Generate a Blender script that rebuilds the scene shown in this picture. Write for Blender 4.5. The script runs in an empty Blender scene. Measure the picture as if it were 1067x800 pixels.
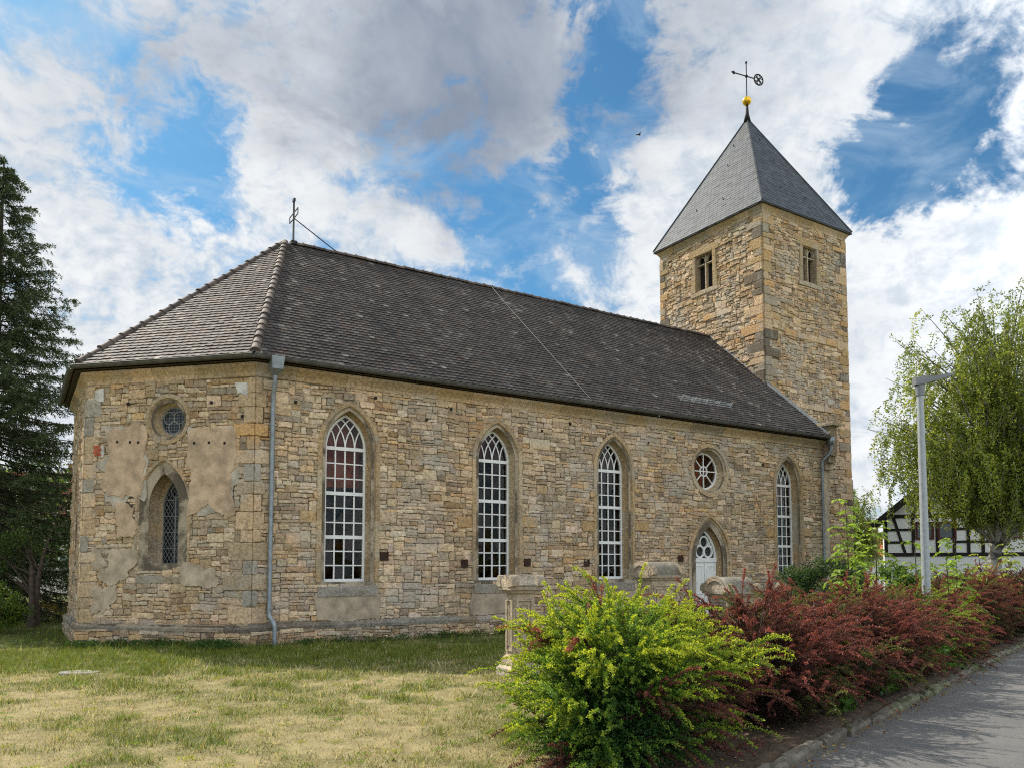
import bpy, math
import numpy as np
from mathutils import Vector
from mathutils.geometry import tessellate_polygon

C = bpy.context.scene
DENOISE = False
COL = C.collection
rad = math.radians
PI = math.pi

# ------------------------------------------------------------------ camera
cd = bpy.data.cameras.new('camera')
cam = bpy.data.objects.new('camera', cd)
COL.objects.link(cam)
cam.location = (0, 0, 1.8)
cam.rotation_euler = (rad(90 + 3.572), 0, 0)
cd.sensor_fit = 'HORIZONTAL'
cd.sensor_width = 36.0
cd.lens = 36.0 * 811.1 / 1067
cd.shift_y = 0.1299
cd.clip_start = 0.05
cd.clip_end = 6000
C.camera = cam

# ------------------------------------------------------------------ sun, exposure
SUN_EL, SUN_X, SUN_Y = rad(45), -.785, .62
sd = bpy.data.lights.new('sun', 'SUN')
sun = bpy.data.objects.new('sun', sd)
COL.objects.link(sun)
sd.energy = 5.0
sd.angle = rad(1.0)
sd.color = (1.0, .93, .82)
sdir = Vector((SUN_X * math.cos(SUN_EL), SUN_Y * math.cos(SUN_EL), math.sin(SUN_EL)))
sun.rotation_euler = sdir.to_track_quat('Z', 'Y').to_euler()
sun.location = (-40, 40, 60)
C.view_settings.view_transform = 'Standard'
C.view_settings.look = 'None'
C.view_settings.exposure = 0.45
C.view_settings.gamma = 1.0
C.view_settings.use_curve_mapping = False
C.cycles.use_denoising = DENOISE
C.cycles.filter_width = 1.1
C.cycles.sample_clamp_indirect = 4.0
C.cycles.max_bounces = 8
C.cycles.transparent_max_bounces = 12
C.cycles.caustics_reflective = False
C.cycles.caustics_refractive = False

# ------------------------------------------------------------------ node helpers
class NT:
    def __init__(self, tree):
        self.t = tree
        tree.nodes.clear()
    def n(self, typ, **kw):
        nd = self.t.nodes.new(typ)
        for k, v in kw.items():
            if k.startswith('i_'):
                key = k[2:]
                key = int(key) if key.isdigit() else key.replace('_', ' ')
                self.put(nd.inputs[key], v)
            else:
                setattr(nd, k, v)
        return nd
    def put(self, sock, v):
        if hasattr(v, 'is_output') or isinstance(v, bpy.types.NodeSocket):
            self.t.links.new(v, sock)
        else:
            sock.default_value = v
    def math(self, op, a, b=0.0, c=None, clamp=False):
        nd = self.t.nodes.new('ShaderNodeMath'); nd.operation = op; nd.use_clamp = clamp
        self.put(nd.inputs[0], a); self.put(nd.inputs[1], b)
        if c is not None: self.put(nd.inputs[2], c)
        return nd.outputs[0]
    def ramp(self, v, a, b, lo=0.0, hi=1.0):
        nd = self.t.nodes.new('ShaderNodeMapRange'); nd.interpolation_type = 'SMOOTHSTEP'
        for s, x in zip(nd.inputs, (v, a, b, lo, hi)): self.put(s, x)
        return nd.outputs[0]
    def mix(self, f, a, b, mode='MIX'):
        nd = self.t.nodes.new('ShaderNodeMix'); nd.data_type = 'RGBA'; nd.blend_type = mode
        self.put(nd.inputs[0], f); self.put(nd.inputs[6], a); self.put(nd.inputs[7], b)
        return nd.outputs[2]
    def noise(self, vec, scale, detail=4.0, rough=.55, dist=0.0):
        nd = self.t.nodes.new('ShaderNodeTexNoise')
        if vec is not None: self.put(nd.inputs['Vector'], vec)
        nd.inputs['Scale'].default_value = scale
        nd.inputs['Detail'].default_value = detail
        nd.inputs['Roughness'].default_value = rough
        nd.inputs['Distortion'].default_value = dist
        return nd.outputs[0]
    def mapping(self, vec, scale=(1, 1, 1), loc=(0, 0, 0)):
        nd = self.t.nodes.new('ShaderNodeMapping')
        self.put(nd.inputs['Vector'], vec)
        nd.inputs['Scale'].default_value = scale
        nd.inputs['Location'].default_value = loc
        return nd.outputs[0]

def rgba(c):
    return (c[0], c[1], c[2], 1.0)

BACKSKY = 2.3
# ------------------------------------------------------------------ sky with broken cloud
COV = [(-0.367, 0.83, 0.42, 0.056, -0.55), (-0.31, 0.846, 0.434, 0.033, -0.3), (-0.338, 0.805, 0.488, 0.016, -0.3), (-0.19, 0.893, 0.408, 0.035, -0.3), (-0.039, 0.912, 0.408, 0.07, -0.35), (0.086, 0.817, 0.57, 0.037, -0.5), (0.114, 0.797, 0.593, 0.03, -0.6), (0.075, 0.887, 0.455, 0.049, -0.45), (0.128, 0.859, 0.496, 0.053, -0.4), (0.031, 0.929, 0.368, 0.094, -0.3), (0.173, 0.867, 0.467, 0.035, -0.15), (0.402, 0.795, 0.454, 0.047, -0.6), (0.43, 0.803, 0.412, 0.053, -0.7), (0.367, 0.808, 0.462, 0.035, -0.5), (0.48, 0.733, 0.482, 0.035, -0.4), (0.472, 0.779, 0.414, 0.047, -0.3), (-0.472, 0.748, 0.467, 0.07, -0.05), (-0.479, 0.799, 0.363, 0.082, 0.3), (-0.363, 0.863, 0.352, 0.07, 0.25), (-0.244, 0.861, 0.447, 0.07, 0.35), (0.041, 0.872, 0.487, 0.053, 0.4), (0.176, 0.885, 0.43, 0.049, 0.45), (0.322, 0.794, 0.516, 0.082, 0.35), (0.475, 0.805, 0.355, 0.082, 0.45), (0.415, 0.852, 0.32, 0.094, 0.3), (-0.068, 0.841, 0.536, 0.129, 0.35), (0.268, 0.783, 0.562, 0.105, 0.2), (0.399, 0.897, 0.189, 0.141, 0.3), (0.257, 0.853, 0.454, 0.07, 0.25), (0.102, 0.881, 0.463, 0.011, 0.35), (-0.062, 0.923, 0.38, 0.016, 0.35), (-0.119, 0.911, 0.395, 0.029, 0.25)]
DRK = [(-0.041, 0.837, 0.545, 0.117, 0.95), (-0.097, 0.854, 0.511, 0.07, 0.45), (0.028, 0.817, 0.576, 0.059, 0.4), (-0.462, 0.757, 0.462, 0.088, 0.45), (-0.394, 0.761, 0.516, 0.07, 0.25), (0.113, 0.828, 0.55, 0.059, 0.35), (-0.211, 0.809, 0.548, 0.059, 0.3), (0.239, 0.784, 0.573, 0.082, 0.4), (-0.307, 0.788, 0.534, 0.07, 0.3), (0.401, 0.871, 0.283, 0.105, 0.15), (-0.049, 0.891, 0.451, 0.047, 0.35), (0.177, 0.83, 0.529, 0.07, 0.25), (0.438, 0.73, 0.524, 0.059, 0.3)]
w = bpy.data.worlds.new('World')
C.world = w
w.use_nodes = True
T = NT(w.node_tree)
tc = T.n('ShaderNodeTexCoord')
dirv = tc.outputs['Generated']
sky = T.n('ShaderNodeTexSky')
sky.sky_type = 'NISHITA'
sky.sun_disc = False
sky.sun_elevation = SUN_EL
sky.sun_rotation = math.atan2(SUN_X, SUN_Y)
sky.air_density = 1.0
sky.dust_density = .6
sky.ozone_density = 2.0
sep = T.n('ShaderNodeSeparateXYZ', i_0=dirv)
zz = T.math('ADD', T.math('MAXIMUM', sep.outputs[2], 0.0), .16)
cmb = T.n('ShaderNodeCombineXYZ', i_0=T.math('DIVIDE', sep.outputs[0], zz), i_1=T.math('DIVIDE', sep.outputs[1], zz), i_2=0.0)
pl = cmb.outputs[0]
big = T.noise(T.mapping(dirv, scale=(1, 1, 1.5), loc=(3.1, 1.7, 0)), 4.2, 10.0, .6, .5)
fine = T.noise(T.mapping(dirv, scale=(1, 1, 1.5), loc=(7.3, 4.1, 2)), 13.0, 9.0, .62, .6)
fin2 = T.noise(T.mapping(dirv, scale=(1, 1, 1.3), loc=(2.3, 6.1, 9)), 42.0, 8.0, .62, .5)
wn = T.n('ShaderNodeTexNoise'); T.put(wn.inputs['Vector'], T.mapping(dirv, scale=(1, 1, 1.4), loc=(1.3, 8.1, 4)))
wn.inputs['Scale'].default_value = 7.0; wn.inputs['Detail'].default_value = 8.0; wn.inputs['Roughness'].default_value = .62; wn.inputs['Distortion'].default_value = .4
wo_ = T.n('ShaderNodeVectorMath', operation='SUBTRACT'); T.put(wo_.inputs[0], wn.outputs['Color']); wo_.inputs[1].default_value = (.5, .5, .5)
ws = T.n('ShaderNodeVectorMath', operation='SCALE'); T.put(ws.inputs[0], wo_.outputs[0]); ws.inputs['Scale'].default_value = .26
wa = T.n('ShaderNodeVectorMath', operation='ADD'); T.put(wa.inputs[0], dirv); T.put(wa.inputs[1], ws.outputs[0])
wdir = wa.outputs[0]
def blobs(lst):
    acc = None
    for x, y, z, s, a in lst:
        dn = T.n('ShaderNodeVectorMath', operation='DISTANCE'); T.put(dn.inputs[0], wdir); dn.inputs[1].default_value = (x, y, z)
        q = T.math('MULTIPLY', T.math('POWER', T.math('DIVIDE', dn.outputs['Value'], s), 2.0), -.5)
        e = T.math('MULTIPLY', T.math('EXPONENT', q), a)
        acc = e if acc is None else T.math('ADD', acc, e)
    return acc
cov = T.math('ADD', T.math('MULTIPLY', T.math('SUBTRACT', big, .5), 1.6), T.math('ADD', T.math('MULTIPLY', T.math('SUBTRACT', fine, .5), 1.45), T.math('MULTIPLY', T.math('SUBTRACT', fin2, .5), .55)))
cov = T.math('ADD', T.math('ADD', cov, blobs(COV)), .15)
mask = T.ramp(cov, -.16, .34)
dk = T.math('ADD', blobs(DRK), T.math('MULTIPLY', T.math('SUBTRACT', T.noise(T.mapping(dirv, scale=(1, 1, 1.6), loc=(9, 2, 5)), 5.5, 9.0, .6, .4), .48), 1.3))
dk = T.math('ADD', dk, T.math('MULTIPLY', T.math('SUBTRACT', fine, .5), .8))
dk = T.math('ADD', dk, T.math('MULTIPLY', T.math('SUBTRACT', fin2, .5), .5))
dk = T.ramp(dk, .0, 1.35)
# unseen front-lit clouds opposite the sun, gain raised to lift the shaded walls
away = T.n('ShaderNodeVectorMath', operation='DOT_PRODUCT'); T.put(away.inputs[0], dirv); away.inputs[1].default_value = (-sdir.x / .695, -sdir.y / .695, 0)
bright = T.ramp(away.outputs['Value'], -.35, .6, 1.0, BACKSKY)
lit = T.mix(T.ramp(T.math('ADD', T.math('MULTIPLY', fine, .6), T.math('MULTIPLY', fin2, .4)), .36, .62), (4.3, 4.85, 5.5, 1), (6.9, 7.05, 7.15, 1))
cl = T.mix(dk, lit, T.mix(T.ramp(big, .35, .65), (1.9, 2.25, 2.9, 1), (3.0, 3.35, 3.95, 1)))
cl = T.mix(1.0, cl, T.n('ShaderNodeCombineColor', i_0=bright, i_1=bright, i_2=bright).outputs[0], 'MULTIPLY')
blue = T.mix(1.0, sky.outputs[0], (.40, .76, .88, 1), 'MULTIPLY')
veil = T.math('MULTIPLY', T.ramp(T.noise(T.mapping(dirv, scale=(1, 1, 2.2), loc=(5, 3, 1)), 6.0, 9.0, .62, .8), .42, .72), .5)
blue = T.mix(veil, blue, (3.9, 5.0, 6.1, 1))
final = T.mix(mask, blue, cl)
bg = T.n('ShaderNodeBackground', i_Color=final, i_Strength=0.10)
out = T.n('ShaderNodeOutputWorld')
T.t.links.new(bg.outputs[0], out.inputs[0])

# ------------------------------------------------------------------ numpy helpers
RNG = np.random.default_rng(11)
def R_(a, b, n=None): return RNG.uniform(a, b, n)
def hash3(i, j, k, seed):
    h = (i.astype(np.int64) * 374761393 + j.astype(np.int64) * 668265263 + k.astype(np.int64) * 2147483647 + seed * 974711) & 0xffffffff
    h = ((h ^ (h >> 13)) * 1274126177) & 0xffffffff
    h = (h ^ (h >> 16)) & 0xffff
    return h / 65535.0
def vnoise(x, y, z=0.0, seed=0):
    x = np.asarray(x, float); y = np.asarray(y, float) + 0 * x; z = np.asarray(z, float) + 0 * x
    i, j, k = np.floor(x), np.floor(y), np.floor(z)
    fx, fy, fz = x - i, y - j, z - k
    fx, fy, fz = fx * fx * (3 - 2 * fx), fy * fy * (3 - 2 * fy), fz * fz * (3 - 2 * fz)
    r = 0
    for a in (0, 1):
        for b in (0, 1):
            for c in (0, 1):
                wgt = (fx if a else 1 - fx) * (fy if b else 1 - fy) * (fz if c else 1 - fz)
                r = r + wgt * hash3(i + a, j + b, k + c, seed)
    return r
def fbm(x, y, z=0.0, seed=0, o=4):
    r = 0; s = 0; a = 1.0; f = 1.0
    for q in range(o):
        r = r + a * vnoise(np.asarray(x) * f, np.asarray(y) * f, np.asarray(z) * f, seed + q); s += a; a *= .5; f *= 2.03
    return r / s
def norm(v): return v / np.maximum(np.linalg.norm(v, axis=-1, keepdims=True), 1e-9)

class MB:
    """collects verts / faces / tints and links them as one mesh object"""
    def __init__(self):
        self.v = []; self.n = 0; self.f = []; self.c = []
    def add(self, verts, faces, col=(1, 1, 1), mi=0, smooth=False):
        verts = np.asarray(verts, float).reshape(-1, 3)
        if isinstance(faces, np.ndarray):
            groups = [faces]
        else:
            by = {}
            for f in faces: by.setdefault(len(f), []).append(f)
            groups = [np.array(g, np.int64) for g in by.values()]
        for g in groups: self.f.append((g + self.n, mi, smooth))
        col = np.asarray(col, float)
        if col.ndim == 1: col = np.broadcast_to(col, (len(verts), 3))
        self.v.append(verts); self.c.append(col); self.n += len(verts)
    def box(self, lo, hi, col=(1, 1, 1), mi=0, M=None):
        x0, y0, z0 = lo; x1, y1, z1 = hi
        v = np.array([(x0,y0,z0),(x1,y0,z0),(x1,y1,z0),(x0,y1,z0),(x0,y0,z1),(x1,y0,z1),(x1,y1,z1),(x0,y1,z1)], float)
        if M is not None: v = M(v)
        self.add(v, [(0,3,2,1),(4,5,6,7),(0,1,5,4),(1,2,6,5),(2,3,7,6),(3,0,4,7)], col, mi)
    def hull8(self, v, col=(1, 1, 1), mi=0):
        self.add(v, [(0,3,2,1),(4,5,6,7),(0,1,5,4),(1,2,6,5),(2,3,7,6),(3,0,4,7)], col, mi)
    def bar(self, a, b, wx, wy, side=None, col=(1, 1, 1), mi=0):
        a = np.array(a, float); b = np.array(b, float); d = norm(b - a)
        s = np.array(side if side is not None else ((0, 0, 1) if abs(d[2]) < .9 else (1, 0, 0)), float)
        t = norm(np.cross(d, s)); s = np.cross(t, d)
        o = [s * wx / 2 + t * wy / 2, -s * wx / 2 + t * wy / 2, -s * wx / 2 - t * wy / 2, s * wx / 2 - t * wy / 2]
        self.hull8([a + q for q in o] + [b + q for q in o], col, mi)
    def tube(self, pts, r, seg=8, col=(1, 1, 1), mi=0, cap=True):
        pts = np.asarray(pts, float); n = len(pts)
        r = np.broadcast_to(np.asarray(r, float), (n,))
        tg = norm(np.gradient(pts, axis=0))
        ref = np.array((0, 0, 1.0)) if abs(tg[0][2]) < .9 else np.array((1.0, 0, 0))
        V = []
        for i in range(n):
            x = norm(np.cross(tg[i], ref)); y = np.cross(x, tg[i]); ref = y if n > 2 and abs(np.dot(y, tg[min(i+1, n-1)])) < .95 else ref
            an = np.arange(seg) * 2 * PI / seg
            V.append(pts[i] + r[i] * (np.cos(an)[:, None] * x + np.sin(an)[:, None] * y))
        V = np.concatenate(V)
        i = np.arange(n - 1)[:, None] * seg; j = np.arange(seg)[None, :]; k = (np.arange(seg)[None, :] + 1) % seg
        F = np.stack([i + j, i + k, i + seg + k, i + seg + j], -1).reshape(-1, 4)
        self.add(V, F, col, mi, True)
        if cap:
            self.add(V[:seg], [tuple(range(seg))], col, mi); self.add(V[-seg:], [tuple(range(seg))], col, mi)
    def lathe(self, prof, seg=20, center=(0, 0, 0), col=(1, 1, 1), mi=0, smooth=True):
        prof = np.asarray(prof, float); an = np.arange(seg) * 2 * PI / seg
        V = np.stack([prof[:, None, 0] * np.cos(an), prof[:, None, 0] * np.sin(an), np.repeat(prof[:, 1:2], seg, 1)], -1).reshape(-1, 3) + np.array(center)
        i = np.arange(len(prof) - 1)[:, None] * seg; j = np.arange(seg)[None, :]; k = (j + 1) % seg
        self.add(V, np.stack([i + j, i + k, i + seg + k, i + seg + j], -1).reshape(-1, 4), col, mi, smooth)
    def poly(self, loops, to3, col=(1, 1, 1), mi=0):
        """flat polygon with holes; loops in 2D, to3 maps (n,2) -> (n,3)"""
        tri = tessellate_polygon([[Vector((p[0], p[1], 0)) for p in l] for l in loops])
        P = np.concatenate([np.asarray(l, float) for l in loops])
        tri = [t if (P[t[1]][0]-P[t[0]][0])*(P[t[2]][1]-P[t[0]][1]) > (P[t[2]][0]-P[t[0]][0])*(P[t[1]][1]-P[t[0]][1]) else (t[0], t[2], t[1]) for t in tri]
        self.add(to3(P), [tuple(t) for t in tri], col, mi)
    def leaves(self, P, D, S, l, w, col, mi=0):
        """one rhombus per leaf: P base, D along, S sideways"""
        P = np.asarray(P); D = norm(D); S = norm(S - D * (S * D).sum(-1, keepdims=True))
        l = np.broadcast_to(np.asarray(l, float), (len(P),))[:, None]; w = np.broadcast_to(np.asarray(w, float), (len(P),))[:, None]
        V = np.stack([P, P + D * l * .5 + S * w * .5, P + D * l, P + D * l * .5 - S * w * .5], 1).reshape(-1, 3)
        F = np.arange(len(P) * 4).reshape(-1, 4)
        self.add(V, F, np.repeat(col, 4, 0) if np.ndim(col) == 2 else col, mi)
    def mesh(self, name, mats):
        me = bpy.data.meshes.new(name)
        if self.n == 0: return me
        V = np.concatenate(self.v); Cc = np.concatenate(self.c)
        me.vertices.add(len(V)); me.vertices.foreach_set('co', V.ravel().astype(np.float32))
        lp = np.concatenate([g.ravel() for g, _, _ in self.f]).astype(np.int32)
        cnt = np.concatenate([np.full(len(g), g.shape[1]) for g, _, _ in self.f])
        mi = np.concatenate([np.full(len(g), m) for g, m, _ in self.f]).astype(np.int32)
        sm = np.concatenate([np.full(len(g), s) for g, _, s in self.f]).astype(bool)
        st = np.concatenate([[0], np.cumsum(cnt)[:-1]]).astype(np.int32)
        me.loops.add(len(lp)); me.loops.foreach_set('vertex_index', lp)
        me.polygons.add(len(st)); me.polygons.foreach_set('loop_start', st)
        me.polygons.foreach_set('material_index', mi); me.polygons.foreach_set('use_smooth', sm)
        me.update(calc_edges=True)
        at = me.attributes.new('tint', 'FLOAT_COLOR', 'POINT')
        at.data.foreach_set('color', np.concatenate([Cc, np.ones((len(Cc), 1))], 1).ravel().astype(np.float32))
        for m in (mats if isinstance(mats, (list, tuple)) else [mats]): me.materials.append(m)
        me.validate()
        return me
    def build(self, name, mats, parent=None, loc=None):
        o = bpy.data.objects.new(name, self.mesh(name, mats))
        COL.objects.link(o)
        if parent is not None: o.parent = parent
        if loc is not None: o.location = loc
        return o

def tag(o, label=None, cat=None, group=None, kind=None):
    if label: o['label'] = label
    if cat: o['category'] = cat
    if group: o['group'] = group
    if kind: o['kind'] = kind
    return o
def empty(name, loc, rz=0.0):
    o = bpy.data.objects.new(name, None)
    o.empty_display_size = .3
    COL.objects.link(o); o.location = loc; o.rotation_euler = (0, 0, rz)
    return o
def copy_tree(o, parent=None):
    c = o.copy(); COL.objects.link(c)
    if parent is not None: c.parent = parent
    for ch in list(o.children): copy_tree(ch, c)
    return c

# ------------------------------------------------------------------ materials
def material(name):
    m = bpy.data.materials.new(name); m.use_nodes = True
    return m, NT(m.node_tree)
def finish(t, bsdf):
    o = t.n('ShaderNodeOutputMaterial'); t.t.links.new(bsdf, o.inputs[0])
def bump(t, h, strength, dist, nrm=None):
    b = t.n('ShaderNodeBump'); b.inputs['Strength'].default_value = strength; b.inputs['Distance'].default_value = dist
    t.put(b.inputs['Height'], h)
    if nrm is not None: t.put(b.inputs['Normal'], nrm)
    return b.outputs[0]
def simple(name, col, rough=.6, metal=0.0, var=.25, scale=6.0, bmp=.2, bscale=40.0, tint=False, spec=.3, bd=.004):
    m, t = material(name)
    g = t.n('ShaderNodeNewGeometry').outputs['Position']
    c = rgba(col)
    if tint:
        c = t.mix(1.0, rgba(col), t.n('ShaderNodeAttribute', attribute_name='tint').outputs['Color'], 'MULTIPLY')
    nz = t.noise(g, scale, 6, .62)
    f = t.math('ADD', t.math('MULTIPLY', t.ramp(nz, .25, .75), 2 * var), 1 - var)
    c = t.mix(1.0, c, t.n('ShaderNodeCombineColor', i_0=f, i_1=f, i_2=f).outputs[0], 'MULTIPLY')
    p = t.n('ShaderNodeBsdfPrincipled', i_Base_Color=c, i_Roughness=rough, i_Metallic=metal)
    p.inputs['Specular IOR Level'].default_value = spec
    if bmp: t.put(p.inputs['Normal'], bump(t, t.noise(g, bscale, 5, .6), bmp, bd))
    finish(t, p.outputs[0])
    return m
def stone_mat(name, stain=1.0, lichen=1.0, bscale=30):
    m, t = material(name)
    g = t.n('ShaderNodeNewGeometry').outputs['Position']
    c = t.n('ShaderNodeAttribute', attribute_name='tint').outputs['Color']
    n1 = t.noise(g, 2.3, 5, .6); n2 = t.noise(g, 14, 6, .65); n3 = t.noise(g, 60, 4, .6)
    f = t.math('ADD', t.math('MULTIPLY', t.ramp(n2, .25, .75), .75), t.math('MULTIPLY', t.ramp(n3, .25, .75), .45))
    f = t.math('ADD', f, .45)
    c = t.mix(1.0, c, t.n('ShaderNodeCombineColor', i_0=f, i_1=f, i_2=f).outputs[0], 'MULTIPLY')
    c = t.mix(t.math('MULTIPLY', t.ramp(t.noise(g, 8.0, 8, .74, .5), .55, .66), .55 * lichen), c, (.58, .52, .42, 1))
    c = t.mix(t.math('MULTIPLY', t.ramp(t.noise(g, 3.1, 6, .65, .3), .58, .74), .30), c, (.44, .26, .11, 1))
    c = t.mix(t.ramp(t.noise(t.mapping(g, scale=(.55, .55, .7), loc=(3, 1, 7)), 1.0, 5, .6, .3), .38, .62), c, t.mix(1.0, c, (1.05, .97, .87, 1), 'MULTIPLY'))
    c = t.mix(t.math('MULTIPLY', t.ramp(t.noise(t.mapping(g, scale=(.7, .7, .8), loc=(8, 2, 3)), 1.1, 6, .65, .4), .50, .66), .55), c, (.46, .42, .36, 1))
    st = t.ramp(t.noise(t.mapping(g, scale=(2.2, 2.2, .55)), 1.2, 7, .68, .3), .55, .78)
    c = t.mix(t.math('MULTIPLY', st, .6 * stain), c, (.07, .062, .052, 1))
    pk = t.ramp(t.noise(g, 34, 3, .5), .66, .74)
    c = t.mix(t.math('MULTIPLY', pk, .5), c, (.10, .085, .07, 1))
    p = t.n('ShaderNodeBsdfPrincipled', i_Base_Color=c, i_Roughness=.92)
    p.inputs['Specular IOR Level'].default_value = .15
    h = t.math('ADD', t.noise(g, bscale, 6, .68), t.math('MULTIPLY', n2, 1.2))
    t.put(p.inputs['Normal'], bump(t, h, .85, .03))
    finish(t, p.outputs[0])
    return m
def leaf_mat(name, trans=.4, rough=.5, spec=.3):
    m, t = material(name)
    c = t.n('ShaderNodeAttribute', attribute_name='tint').outputs['Color']
    p = t.n('ShaderNodeBsdfPrincipled', i_Base_Color=c, i_Roughness=rough)
    p.inputs['Specular IOR Level'].default_value = spec
    tr = t.n('ShaderNodeBsdfTranslucent', i_Color=t.mix(1.0, c, (1.25, 1.2, .7, 1), 'MULTIPLY'))
    mx = t.n('ShaderNodeMixShader'); mx.inputs[0].default_value = trans
    t.t.links.new(p.outputs[0], mx.inputs[1]); t.t.links.new(tr.outputs[0], mx.inputs[2])
    finish(t, mx.outputs[0])
    return m
M_RUB = stone_mat('rubble_stone', .8, .8)
M_ASH = stone_mat('dressed_stone', .6, .5, 22)
M_TOMB = stone_mat('weathered_tomb_stone', 1.2, .6, 20)
m, t = material('lime_mortar')
g = t.n('ShaderNodeNewGeometry').outputs['Position']
c = t.mix(t.ramp(t.noise(g, 1.3, 6, .65, .5), .40, .58), (.44, .36, .255, 1), (.125, .098, .068, 1))
c = t.mix(1.0, c, t.mix(t.noise(g, 22, 5, .6), (.7, .7, .7, 1), (1.2, 1.2, 1.2, 1)), 'MULTIPLY')
p = t.n('ShaderNodeBsdfPrincipled', i_Base_Color=c, i_Roughness=.95)
t.put(p.inputs['Normal'], bump(t, t.noise(g, 34, 5, .6), .8, .02))
finish(t, p.outputs[0]); M_MORT = m
M_PLAS = simple('old_render', (1, 1, 1), .95, 0, .32, 3.4, .6, 26, tint=True, bd=.015)
M_TILE = simple('roof_tile', (1, 1, 1), .78, 0, .4, 1.3, .5, 50, tint=True, spec=.35)
M_SLATE = simple('roof_slate', (1, 1, 1), .65, 0, .22, 2.0, .35, 45, tint=True, spec=.25)
M_WHITE = simple('white_paint', (.78, .77, .73), .5, 0, .06, 12, .05)
M_ZINC = simple('zinc', (.25, .275, .29), .5, .6, .22, 7, .08)
M_GUT = simple('weathered_gutter', (.11, .105, .095), .6, .3, .3, 6, .2)
M_IRON = simple('dark_iron', (.025, .024, .023), .6, .4, .25, 9, .2)
M_RUST = simple('rusty_dark_iron', (.06, .03, .02), .8, .2, .5, 14, .3)
M_GOLD = simple('gilded', (.83, .50, .045), .28, .85, .12, 8, .03)
M_WOODW = simple('interior_wood', (.66, .18, .085), .6, 0, .35, 4, .1)
M_GALL = simple('gallery_wood', (.42, .23, .07), .55, 0, .3, 5, .1)
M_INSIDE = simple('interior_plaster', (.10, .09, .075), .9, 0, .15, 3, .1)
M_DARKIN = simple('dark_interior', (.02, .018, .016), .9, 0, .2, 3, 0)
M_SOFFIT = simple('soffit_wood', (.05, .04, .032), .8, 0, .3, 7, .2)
m, t = material('window_glass')
tr = t.n('ShaderNodeBsdfTransparent', i_Color=(.55, .57, .57, 1))
gl = t.n('ShaderNodeBsdfGlossy', i_Color=(.9, .93, .95, 1), i_Roughness=.02)
fr = t.n('ShaderNodeFresnel', i_IOR=1.30)
g = t.n('ShaderNodeNewGeometry').outputs['Position']
nb = bump(t, t.noise(g, 3.0, 2, .5), .05, .05)
t.put(gl.inputs['Normal'], nb)
mx = t.n('ShaderNodeMixShader')
t.t.links.new(t.math('MULTIPLY', fr.outputs[0], 1.0, clamp=True), mx.inputs[0]); t.t.links.new(tr.outputs[0], mx.inputs[1]); t.t.links.new(gl.outputs[0], mx.inputs[2])
finish(t, mx.outputs[0]); M_GLASS = m
m, t = material('leaded_glass')
p = t.n('ShaderNodeBsdfPrincipled', i_Base_Color=(.012, .014, .017, 1), i_Roughness=.12)
g = t.n('ShaderNodeNewGeometry').outputs['Position']
t.put(p.inputs['Normal'], bump(t, t.noise(g, 9, 2, .5), .25, .05))
finish(t, p.outputs[0]); M_LEAD = m
M_BARK = simple('bark', (.085, .062, .045), .9, 0, .45, 9, .9, 22, bd=.02)
M_LEAF = leaf_mat('leaf', .5)
M_NEEDLE = leaf_mat('needle', .18, .55)
M_GRASS = leaf_mat('grass_blade', .3, .6, .2)
# ================================================================== CHURCH
CH = empty('church', (-5.838, 17.529, 0), rad(32.56))
tag(CH, 'tan rubble stone church with dark tiled roof and square slate-capped tower', 'church')
L, SA, ZE, W, ZR, VT, TU, TV, ZT, ZA, RU = 20.54, 4.454, 6.473, 10.98, 11.68, 2.52, 5.43, 5.854, 16.43, 22.28, 2.168
K = SA * math.sqrt(.5)
OV = .30                                     # eaves overhang
BUFF, OCHRE, GREY, DARK, PALE = (.56,.415,.27), (.51,.33,.16), (.47,.395,.305), (.25,.185,.13), (.64,.52,.38)

class Face:
    """a vertical wall face: a along it, z up, off outwards"""
    def __init__(s, P0, A, N): s.P = np.array((*P0, 0.0)); s.A = np.array((*A, 0.0)); s.N = np.array((*N, 0.0))
    def __call__(s, a, z, off=0.0):
        a = np.asarray(a, float)[..., None]; z = np.asarray(z, float)[..., None]; off = np.asarray(off, float)[..., None]
        return s.P + s.A * a + s.N * off + np.array((0, 0, 1.0)) * z
    def m2(s, off=0.0): return lambda P: s(P[:, 0], P[:, 1], off)
q = math.sqrt(.5)
EF = W - 2 * K
F_S = Face((0, 0), (1, 0), (0, -1))
F_A = Face((0, 0), (-q, q), (-q, -q))
F_E = Face((-K, K), (0, 1), (-1, 0))
F_B = Face((-K, K + EF), (q, q), (-q, q))
F_N = Face((0, W), (1, 0), (0, 1))
F_W = Face((L, 0), (0, 1), (1, 0))
F_TE = Face((L, VT), (0, 1), (-1, 0))
F_TS = Face((L, VT), (1, 0), (0, -1))
F_TW = Face((L + TU, VT), (0, 1), (1, 0))
F_TN = Face((L, VT + TV), (1, 0), (0, 1))

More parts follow.
